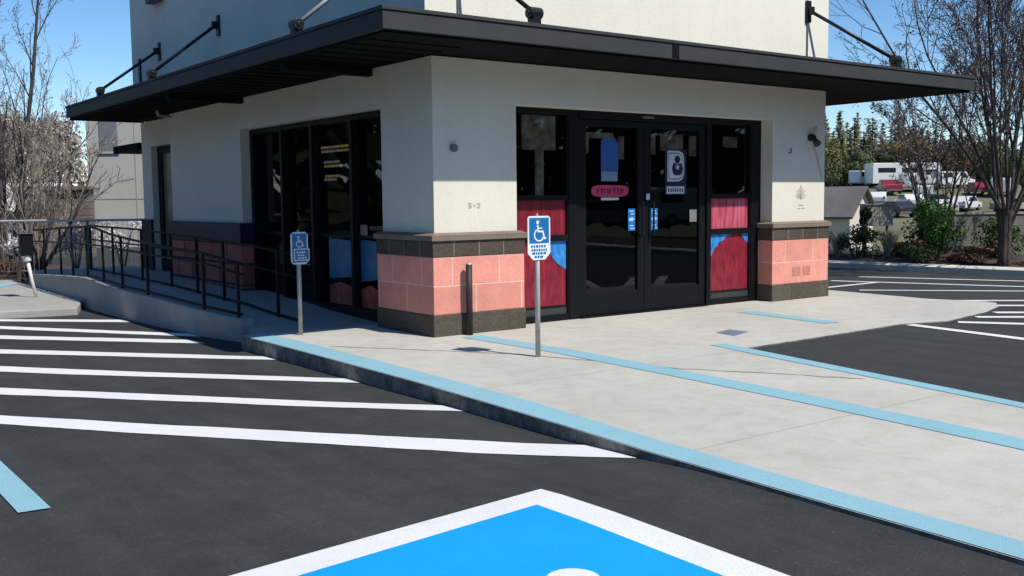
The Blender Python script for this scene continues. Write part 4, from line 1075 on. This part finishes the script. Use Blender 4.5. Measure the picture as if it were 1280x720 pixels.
def leafy(name, label, loc, h, r, m, seed, group=None):
    rng = random.Random(seed); t = thing(name, label, 'tree', loc, 0, group)
    MB().tube([(0, 0, -.5), (.05, 0, h*.45), (0, .1, h*.8)], [h*.03, h*.02, h*.008], 7).build('trunk', M['bark'], t, uv=False)
    clump(rng, 2200, r, r, h*.36, h*.022, h*.28, .3, 9).build('crown', m, t, uv=False, recalc=False)
    return t
py_ = dirpt(1133, 138)
leafy('yellow_tree', 'yellow leaved tree in front of the far conifers', (py_.x, py_.y, 1.5), 7.2, 2.6, M['yellow'], 80)
for k, (px_, d_, h, r, m, l) in enumerate(((1108, 140, 6.6, 3.2, 'leafmid', 'mid green tree left of the yellow tree'), (1160, 140, 7.2, 3.4, 'leafdark', 'dark round tree right of the yellow tree'), (1185, 138, 6.6, 3.2, 'leafbrown', 'brown leaved tree behind the stems of the big tree'), (1215, 140, 7.0, 3.6, 'leafdark', 'dark round tree behind the big tree trunk'), (1255, 136, 7.0, 3.6, 'leafmid', 'mid green tree at the right edge beyond the far lot'))):
    p = dirpt(px_, d_); leafy('round_tree', l, (p.x, p.y, 1.4), h, r, M[m], 90+k, 'round trees beyond the far lot')

sk = {'leafmid': 'mid green', 'leafolive': 'yellowish', 'leafsoft': 'soft grey green'}
M['leafsoft'] = m_leaf('soft_green_leaf', (.115, .13, .06)); M['leafyellow'] = m_leaf('yellowish_leaf', (.19, .17, .065))
for k in range(16):
    px_ = 1034+k*15.5+rng.uniform(-4, 4); d_ = rng.uniform(139, 142); p = dirpt(px_, d_); h = rng.uniform(5.0, 8.6) if k else 6.0; ye = k % 3 == 1
    leafy('round_tree', 'soft %s tree in the rounded tree belt in front of the far conifers' % ('yellowish' if ye else 'grey green'), (p.x, p.y, 1.2), h, rng.uniform(1.9, 2.8), M['leafyellow' if ye else 'leafsoft'], 300+k, 'yellowish trees of the far tree belt' if ye else 'grey green trees of the far tree belt')
for k, (px_, d_, h, r, l) in enumerate(((8, 52, 7.0, 3.4, 'hazy brown tree at the left edge far behind the bare trees'), (48, 56, 6.5, 3.4, 'hazy brown tree far behind the pale many stemmed tree'), (90, 50, 6.4, 2.3, 'hazy brown tree far behind the slatted shed'))):
    p = dirpt(px_, d_); leafy('round_tree', l, (p.x, p.y, -.5), h, r, M['budhaze'], 190+k, 'hazy brown trees at the far left')

# unseen dense wood around the lot, added to block sky light and darken reflections
rng = random.Random(17); mb = MB()
for k in range(15000):
    a = R_(72+rng.random()*280); rr = rng.uniform(52, 64); h = 21*rng.random()**1.1*(.72+.28*math.sin(a*37)*math.sin(a*11.3))
    p = Vector((CAM.x+math.sin(a)*rr, CAM.y+math.cos(a)*rr, h)); s_ = rng.uniform(.6, 1.3)
    d1 = Vector((rng.gauss(0, 1), rng.gauss(0, 1), rng.gauss(0, .7))).normalized()*s_; d2 = d1.orthogonal().normalized()*s_*.8
    mb.face([p-d1, p+d2, p+d1, p-d2])
tag(mb.build('far_wood', M['leafdark'], uv=False, recalc=False), kind='stuff')

# ------------------------------------------------------------------ far buildings
hs = thing('cream_house', 'small cream house with grey gabled roof right of the entrance pier', 'house', (0, 0, 0))
c = Vector((31.0, 16.0, 0)); hx = Vector((.45, -.89, 0)).normalized(); hy = Vector((-.66, .75, 0)).normalized()
hs.location = (31.2, 16.0, -1.5); hs.rotation_euler = (0, 0, R_(97))
# local x: along the ridge to the left/back ; gable at x = 0
mb = MB(); mb.box(0, 6, -1.0, 1.0, 0, 2.3); mb.extr([(-1.0, 2.302), (1.0, 2.302), (0, 3.25)], 0, 0, 6)
mb.build('wall', M['housewall'], hs)
mb = MB()
for s_ in (-1, 1): mb.face([(-.25, s_*1.25, 2.1), (6.25, s_*1.25, 2.1), (6.25, 0, 3.36), (-.25, 0, 3.36)]); mb.face([(-.25, s_*1.25, 2.02), (6.25, s_*1.25, 2.02), (6.25, 0, 3.28), (-.25, 0, 3.28)]); mb.face([(-.25, s_*1.25, 2.02), (-.25, s_*1.25, 2.1), (-.25, 0, 3.36), (-.25, 0, 3.28)])
mb.build('roof', M['shingle'], hs)
w_ = MB().box(2.0, 2.9, -1.04, -1.0, .9, 1.8).build('window', M['cglass'], hs); MB().box(1.93, 2.97, -1.06, -1.042, .84, .89).build('sill', M['whiteroof'], w_)

pb = thing('grey_building', 'plain pale grey building with one dark window left of the restaurant', 'building', (3.4, 26.9, -.3), math.atan2(-.6, .8))
MB().box(0, 9, 0, 8, 0, 4.95).build('wall', M['greywall'], pb); MB().box(-.05, 9.05, -.05, 8.05, 4.952, 5.05).build('roof_edge', M['greywall'], pb)
w_ = MB().box(.45, 1.05, -.03, .02, 3.5, 4.7).build('window', M['greywall_panel'], pb); MB().box(.40, 1.10, -.05, .0, 3.43, 3.498).build('sill', M['greywall'], w_)
q = MB()
for x in (1.6, 3.4, 5.2): q.box(x, x+.025, -.012, 0, .1, 4.9)
q.box(0, 9, -.010, 0, 1.9, 1.93)
q.build('panel_joint', m_plain('joint_grey', (.34, .325, .29), .9), pb)
sd = thing('slatted_shed', 'brown horizontally slatted shed beside the pale grey building', 'shed', (1.13, 20.9, -.3), math.atan2(-.6, .8))
MB().box(-1.2, .78, 0, .35, 0, 2.15).build('wall', M['siding'], sd); MB().extr([(-.12, 2.152), (.47, 2.152), (.47, 2.20), (-.12, 2.25)], 0, -1.3, .86).build('roof', M['shingle'], sd)
lb_ = thing('low_white_building', 'low white roofed building at the far left behind the trees', 'building', (-3.5, 39.0, -.3), math.atan2(-.6, .8))
MB().box(0, 8.2, 0, 5, 0, 1.5).build('wall', M['greywall'], lb_); MB().extr([(-.4, 1.502), (5.4, 1.502), (2.5, 2.6)], 0, -.3, 8.5).build('roof', M['whiteroof'], lb_)
# white pipe fence on the left
fe = thing('pipe_fence', 'pale pipe fence with wire infill running behind the ramp on the left', 'fence', (-5.2, 15.75, -.12), math.atan2(-.6, .8))
MB().tube([(0, 0, 1.25), (12, 0, 1.25)], .024, 8).build('rail', M['galv'], fe)
MB().tube([(0, 0, .25), (12, 0, .25)], .015, 8).build('rail', M['greybox'], fe)
for k in range(7): MB().tube([(k*2, 0, -.2), (k*2, 0, 1.25)], .028, 8).build('post', M['greybox'], fe)
q = MB()
for k in range(120): q.tube([(k*.1, .0, .26), (k*.1, 0, 1.23)], .004, 3, caps=False)
q.build('wire_infill', M['galv'], fe, uv=False)

bl = thing('bollard_light', 'leaning white post with a black box head on the kerb island', 'bollard light', (-2.12, 8.66, -.045))
MB().tube([(0, 0, 0), (-.05, .02, .30), (-.095, .03, .60)], [.026, .026, .03], 12).build('post', M['whiteroof'], bl, smooth=True)
MB().tube([(-.095, .03, .59), (-.105, .035, .68)], [.06, .075], 14).build('collar', M['whiteroof'], bl)
MB().box(-.20, -.01, -.06, .13, .68, 1.02).build('box_head', M['alu'], bl, .015)
MB().prism([(-.22, -.08), (.01, -.08), (.01, .15), (-.22, .15)], 1.022, 1.045).build('cap', M['rod'], bl, .01)

# ------------------------------------------------------------------ vehicles beyond the bed
def wheels(parent, xs_, w_, r):
    for x in xs_:
        for s_ in (-1, 1):
            wh = MB().tube([(x, s_*(w_/2-.22), r), (x, s_*(w_/2+.01), r)], r, 20).build('wheel', M['tyre'], parent)
            MB().tube([(x, s_*(w_/2+.005), r), (x, s_*(w_/2+.02), r)], r*.55, 16).build('rim', M['chrome'], wh)
def vehicle(name, label, cat, loc, rz, prof, w_, m, wins, wx, r=.33, stripe=None):
    t = thing(name, label, cat, loc, rz, None)
    MB().extr(prof, 1, -w_/2, w_/2).build('body', m, t, .06)
    for (pts, ) in wins:
        for s_ in (-1, 1):
            y = s_*(w_/2+.008); q = MB(); q.face([(x, y, z) for x, z in pts]); q.build('window', M['cglass'], t)
    wheels(t, wx, w_, r)
    xs_ = [p[0] for p in prof]; x1 = max(xs_); x0 = min(xs_)
    for s_ in (-1, 1):
        MB().box(x1-.02, x1+.015, s_*w_*.38-.12, s_*w_*.38+.12, .72, .88).build('headlight', M['lampwhite'], t); MB().box(x0-.015, x0+.02, s_*w_*.4-.09, s_*w_*.4+.09, .75, .95).build('tail_light', M['lampred'], t)
    MB().box(x1-.02, x1+.04, -w_*.45, w_*.45, .35, .5).build('bumper', M['greybox'], t); MB().box(x0-.04, x0+.02, -w_*.45, w_*.45, .35, .5).build('bumper', M['greybox'], t)
    return t
rv_prof = [(-3.4, .4), (3.2, .4), (3.3, 1.0), (3.0, 1.6), (3.3, 2.3), (3.1, 2.95), (-3.4, 2.95)]
van_prof = [(-2.5, .35), (2.4, .35), (2.45, .95), (1.7, 1.15), (1.1, 1.95), (-2.4, 2.0), (-2.5, 1.9)]
pk_prof = [(-2.5, .4), (2.5, .4), (2.5, .95), (1.3, 1.05), (.7, 1.65), (-.6, 1.65), (-.75, 1.05), (-2.5, 1.05)]
car_prof = [(-2.1, .3), (2.1, .3), (2.15, .75), (1.2, .9), (.5, 1.4), (-1.1, 1.42), (-1.9, .95), (-2.15, .9)]
rvw = [([(-2.9, 1.75), (-1.2, 1.75), (-1.2, 2.35), (-2.9, 2.35)],), ([(-.6, 1.75), (.9, 1.75), (.9, 2.35), (-.6, 2.35)],), ([(1.7, 1.45), (2.75, 1.45), (2.75, 2.1), (1.7, 2.1)],)]
a_ = math.atan2(-.6, .8)
cw = [([(-1.5, .95), (.9, .95), (.45, 1.33), (-1.05, 1.35)],)]
def far(px, d): p = dirpt(px, d); return (p.x, p.y, gz(p.x, p.y))
vehicle('motorhome', 'long white motorhome at the top row of the far parking lot', 'motorhome', far(1128, 128), a_+.1, [(x*1.35, z) for x, z in rv_prof], 2.4, M['vanwhite'], [([(x*1.35, z) for x, z in p_[0]],) for p_ in rvw], (-2.6, 2.8), .45)
vw = [([(.35, 1.2), (1.45, 1.2), (1.0, 1.8), (.35, 1.8)],), ([(-2.2, 1.25), (-.9, 1.25), (-.9, 1.8), (-2.2, 1.8)],)]
VL = [(1084, 131, 'van', .5, 'vanwhite', 'white van at the left end of the far lot, above the cream house gable'), (1110, 116, 'pickup_truck', 1.45, 'vanred', 'red pickup truck in the middle of the far parking lot'), (1096, 104, 'parked_car', 1.2, 'vanwhite', 'white car in front of the red pickup truck'),
      (1120, 92, 'parked_car', 1.7, 'vandark', 'dark car in the nearest row of the far lot, below the red pickup truck'), (1134, 120, 'van', 1.3, 'vanwhite', 'white van right of the red pickup truck'), (1136, 101, 'parked_car', 1.5, 'vanwhite', 'white car below the far white van'),
      (1152, 104, 'van', 1.2, 'vanwhite', 'nearest white van, left of the bright green shrub top'), (1160, 120, 'parked_car', 1.2, 'panelgrey', 'silver car at the top row behind the bright green shrub'), (1168, 101, 'parked_car', .3, 'vandark', 'dark car in the middle row behind the bright green shrub'),
      (1178, 94, 'parked_car', 1.4, 'vanwhite', 'white car in the nearest row behind the bright green shrub'), (1190, 124, 'van', .3, 'vanwhite', 'white van seen between the stems left of the big tree trunk'), (1205, 98, 'parked_car', .8, 'vanwhite', 'white car seen between the steep stems of the big tree'),
      (1222, 114, 'parked_car', 1.4, 'vanred', 'red car seen behind the trunk of the big tree'), (1250, 112, 'van', 1.1, 'vanwhite', 'white van right of the big tree trunk'), (1268, 96, 'parked_car', .2, 'panelgrey', 'silver car at the right edge of the photo')]
for px_, d_, k_, r_, m_, l_ in VL:
    if k_ == 'van': vehicle(k_, l_, 'van', far(px_, d_), a_+r_, van_prof, 1.9, M[m_], vw, (-1.5, 1.6))
    elif k_ == 'pickup_truck': vehicle(k_, l_, 'truck', far(px_, d_), a_+r_, pk_prof, 1.85, M[m_], [([(-.5, 1.1), (.95, 1.1), (.65, 1.55), (-.5, 1.55)],)], (-1.6, 1.6), .38)
    else: vehicle(k_, l_, 'car', far(px_, d_), a_+r_, car_prof, 1.75, M[m_], cw, (-1.35, 1.35))
for x_, y_, m_, k_, l_ in ((23, -27, 'vanwhite', 0, 'white car across the lot, mirrored in the left door glass'), (28.5, -29, 'panelgrey', 0, 'silver car across the lot, mirrored in the middle of the doors'), (34, -28, 'vanwhite', 1, 'white van across the lot, mirrored in the right door glass'), (40, -29, 'vanred', 0, 'red car across the lot, mirrored in the right side window')):  # out of view, added only for the glass to mirror
    if k_: vehicle('van', l_, 'van', (x_, y_, -.02), .2, van_prof, 1.9, M[m_], vw, (-1.5, 1.6))
    else: vehicle('parked_car', l_, 'car', (x_, y_, -.02), .15, car_prof, 1.75, M[m_], cw, (-1.35, 1.35))
vehicle('parked_car', 'dark car parked at the far left behind the pipe fence', 'car', (-1.6, 22.5, -.2), a_, car_prof, 1.75, M['vandark'], cw, (-1.35, 1.35))
# walls and cabinet behind the bed
gp = thing('utility_cabinet', 'plain grey utility cabinet behind the ball topped shrub', 'cabinet', (19.2, 7.3, -.6), a_)
cb_ = MB().box(-.38, .38, 0, .5, 1.22, 1.80).build('cabinet_body', M['panelgrey'], gp, .01); MB().box(-.42, .42, -.03, .53, 1.802, 1.83).build('lid', M['panelgrey'], gp); MB().box(-.005, .005, -.006, -.001, 1.24, 1.78).build('door_joint', M['greybox'], cb_)
for x_ in (-.3, .3): MB().box(x_-.03, x_+.03, .2, .26, -.4, 1.218).build('leg', M['greybox'], gp)
wl_ = thing('block_wall', 'low grey block wall behind the right planting bed', 'wall', (19.6, 6.6, -.8), a_)
MB().box(.3, 5.5, 0, .2, 0, 1.72).build('wall_body', M['darkblock'], wl_); MB().box(.26, 5.54, -.03, .23, 1.722, 1.78).build('coping', M['panelgrey'], wl_)
MB_ = MB(); MB_.face([(20, 0, -.6), (26, -4, .2), (34, 8, .9), (26, 8, -.2)])
tag(MB_.build('grass_bank', m_noisy('sunlit_grass', (.26, .27, .13), .95, .25, 1, 10, .3)), kind='structure')  # pale green grass with random tone
